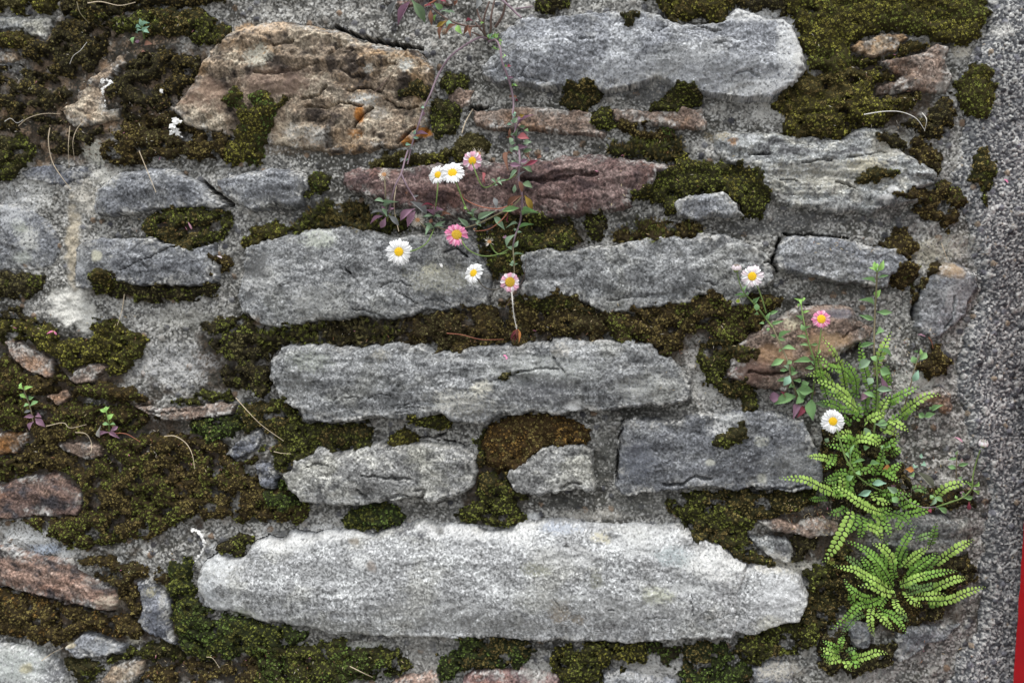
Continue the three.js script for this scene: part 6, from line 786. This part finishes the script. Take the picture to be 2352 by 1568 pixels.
// small things that have fallen and stuck: straw bits, seeds, petals
{
  const S = new Soup(), ZONES = [['t23|240,380,600,560', 70, 0], ['t23|440,420,640,640', 40, 0], ['t13|840,700,1200,1000', 50, 0], ['t23|960,60,1400,330', 90, 1], ['t13|380,110,800,240', 22, 0], ['t11|380,640,1500,800', 70, 1], ['t12|200,560,1100,790', 70, 1], ['t10|60,600,900,800', 60, 1], ['t10|100,1200,1400,1560', 110, 1], ['t20|600,0,1600,220', 90, 1], ['t20|600,700,1200,900', 30, 2], ['t20|900,1380,1792,1568', 80, 1], ['t21|0,1350,1000,1540', 60, 1], ['t00|700,600,1300,1050', 90, 2], ['t00|0,500,600,900', 80, 2], ['t00|400,100,1300,400', 70, 2], ['t03|400,100,1200,900', 70, 2], ['t00|850,1380,1450,1560', 40, 1], ['t12|1000,600,1700,1200', 30, 0], ['t23|300,700,1500,1450', 80, 1], ['t02|600,750,1800,1560', 50, 0]];
  const C = [[0.4, 0.29, 0.15], [0.3, 0.14, 0.07], [0.46, 0.42, 0.35], [0.5, 0.4, 0.23], [0.2, 0.11, 0.07], [0.6, 0.22, 0.34]];
  for (const [z, n, kind] of ZONES) { const [v, r] = z.split('|'), [x0, y0, x1, y1] = r.split(',').map(Number); for (let i = 0; i < n * (kind === 0 ? 0.9 : 0.55); i++) {
    const q = toF(v, rr(x0, x1), rr(y0, y1)), p = spot(q[0], q[1], 0.0018), a = rnd() * 6.283, L = rr(0.0015, 0.0048), c = C[kind === 2 ? [2, 2, 0, 4][i % 4] : kind === 1 ? [0, 1, 2, 3, 4][i % 5] : [0, 3, 3, 1, 2][i % 5]];
    leaflet4(S, p.x, p.y, p.z, Math.cos(a) * L, Math.sin(a) * L, rr(-0.0004, 0.0016), -Math.sin(a) * 0.00028, Math.cos(a) * 0.00028, 0.0001, 0.0003, i % 37 === 5 ? C[5] : c); } }
  tag(mesh('litter', S.build(), new THREE.MeshStandardMaterial({ name: 'dry_bits', vertexColors: true, roughness: 0.85, side: THREE.DoubleSide }), scene), 'scattered dry seeds, straw bits and fallen petals caught on the moss', null, null, 'stuff');
}
const PETALS = [['pink fallen petals on the moss above the brown chips, left', 't10|305,740 350,720 370,745', 'rose'], ['single curled pink petal on the big craggy stone', 't12|50,878 72,885 72,905', 'rose'], ['small red petal stuck on the concrete pillar', 't03|1660,1165 1690,1190', 'rose'], ['pale pink petal in the joint left of the heart shaped moss cushion', 't13|1100,745 1150,755', 'pink'], ['rosy petal on the grit right of the large fern', 't13|1340,1410 1395,1445', 'pink'], ['white petal on the small moss tuft beside the oblong slate', 't10|1412,232 1448,245', 'blush'], ['pink petals on the moss under the left blue grey slates', 't10|1225,12 1250,60', 'pink']];
for (const [label, path, tone] of PETALS) { const pts = list(path).map((q) => spot(q[0], q[1], 0.004)), P = thing('fallen_petal', label, 'petal', pts[0].toArray(), 'fallen petals'); for (let i = 1; i < pts.length; i++) { const o = new THREE.Mesh(petalShape, PETAL[tone]); o.name = 'petal'; placeAlong(o, pts[i - 1], pts[i], 0.0019, V3(0.2, 0.4, 1), P.position); P.add(o); } }
{ // the small dark pipe end in the mortar above the thin brown stone
  const p = spot(...toF('A1', 1030, 1112), -0.001), P = thing('drain_pipe', 'small dark weep pipe end above the thin brown stone', 'pipe', p.toArray()), pr = new THREE.LatheGeometry([[0.0068, -0.03], [0.0068, -0.001], [0.0076, 0.0012], [0.0088, 0.001], [0.009, -0.03]].map((q) => new THREE.Vector2(q[0], q[1])), 28); pr.rotateX(Math.PI / 2);
  const a = mesh('pipe_rim', pr, stemMat('dark_pipe', 0.05, 0.04, 0.033), P, false); a.material.side = THREE.DoubleSide; const e = new THREE.CircleGeometry(0.0069, 24); const b = mesh('pipe_inside', e, stemMat('pipe_dark', 0.02, 0.018, 0.016), P, false); b.position.z = -0.02; P.rotation.x = 0.5; P.position.z += 0.001;
}
{ // the red post at the right edge
  const A = fixed(2351, 1140, 0.03), B = fixed(2322, 1560, 0.03), dir = A.clone().sub(B).normalize(), W = 0.075, D = 0.06, rows = 260, cols = 40, p = [], c = [], uv = [], ix = [], C0 = B.clone().addScaledVector(dir, -0.55), H0 = 1.0;
  const side = V3(dir.y, -dir.x, 0);
  for (let j = 0; j <= rows; j++) { const v = j / rows * H0; for (let i = 0; i <= cols; i++) {
    const a = i / cols * Math.PI * 2, ca = Math.cos(a), sa = Math.sin(a), e = 0.22, x = Math.sign(ca) * Math.pow(Math.abs(ca), e) * W / 2, z = Math.sign(sa) * Math.pow(Math.abs(sa), e) * D / 2;
    const n = 0.0009 * fbm(v * 60, a * 4, 3, 80) + 0.0004 * n2(v * 300, a * 20, 81), q = C0.clone().addScaledVector(dir, v).addScaledVector(side, W / 2 + x + ca * n); q.z += z + D / 2 + sa * n; p.push(q.x, q.y, q.z); uv.push(v, a * 0.03);
    const chip = ss(0.52, 0.6, fbm(v * 45, a * 3, 3, 83)), t = 0.92 + 0.16 * fbm(v * 25, a * 3, 2, 84); c.push((0.56 * t) * (1 - chip) + 0.03 * chip, 0.006 * (1 - chip) + 0.02 * chip, 0.012 * (1 - chip) + 0.02 * chip); } }
  for (let j = 0; j < rows; j++) for (let i = 0; i < cols; i++) { const a = j * (cols + 1) + i, b = a + cols + 1; ix.push(a, b, a + 1, a + 1, b, b + 1); }
  const g = new THREE.BufferGeometry(); g.setAttribute('position', new THREE.Float32BufferAttribute(p, 3)); g.setAttribute('color', new THREE.Float32BufferAttribute(c, 3)); g.setAttribute('uv', new THREE.Float32BufferAttribute(uv, 2)); g.setIndex(ix); g.computeVertexNormals();
  const P = thing('red_post', 'glossy red painted post at the right edge, leaning before the pillar', 'post', C0.toArray());
  mesh('post_shaft', g, new THREE.MeshPhysicalMaterial({ name: 'red_paint', vertexColors: true, roughness: 0.6, specularIntensity: 0.3, side: THREE.DoubleSide }), P);
  for (const [d, s] of [[H0, 1], [0, -1]]) { const k = new THREE.BoxGeometry(W * 0.99, 0.004, D * 0.99); k.rotateZ(-Math.atan2(dir.x, dir.y)); const q = C0.clone().addScaledVector(dir, d + s * 0.001).addScaledVector(side, W / 2); k.translate(q.x, q.y, q.z + D / 2); mesh('post_cap', k, stemMat('red_cap', 0.46, 0.012, 0.016), P); }
}

renderer.setSize?.(1024, 682);
renderer.render(scene, camera);
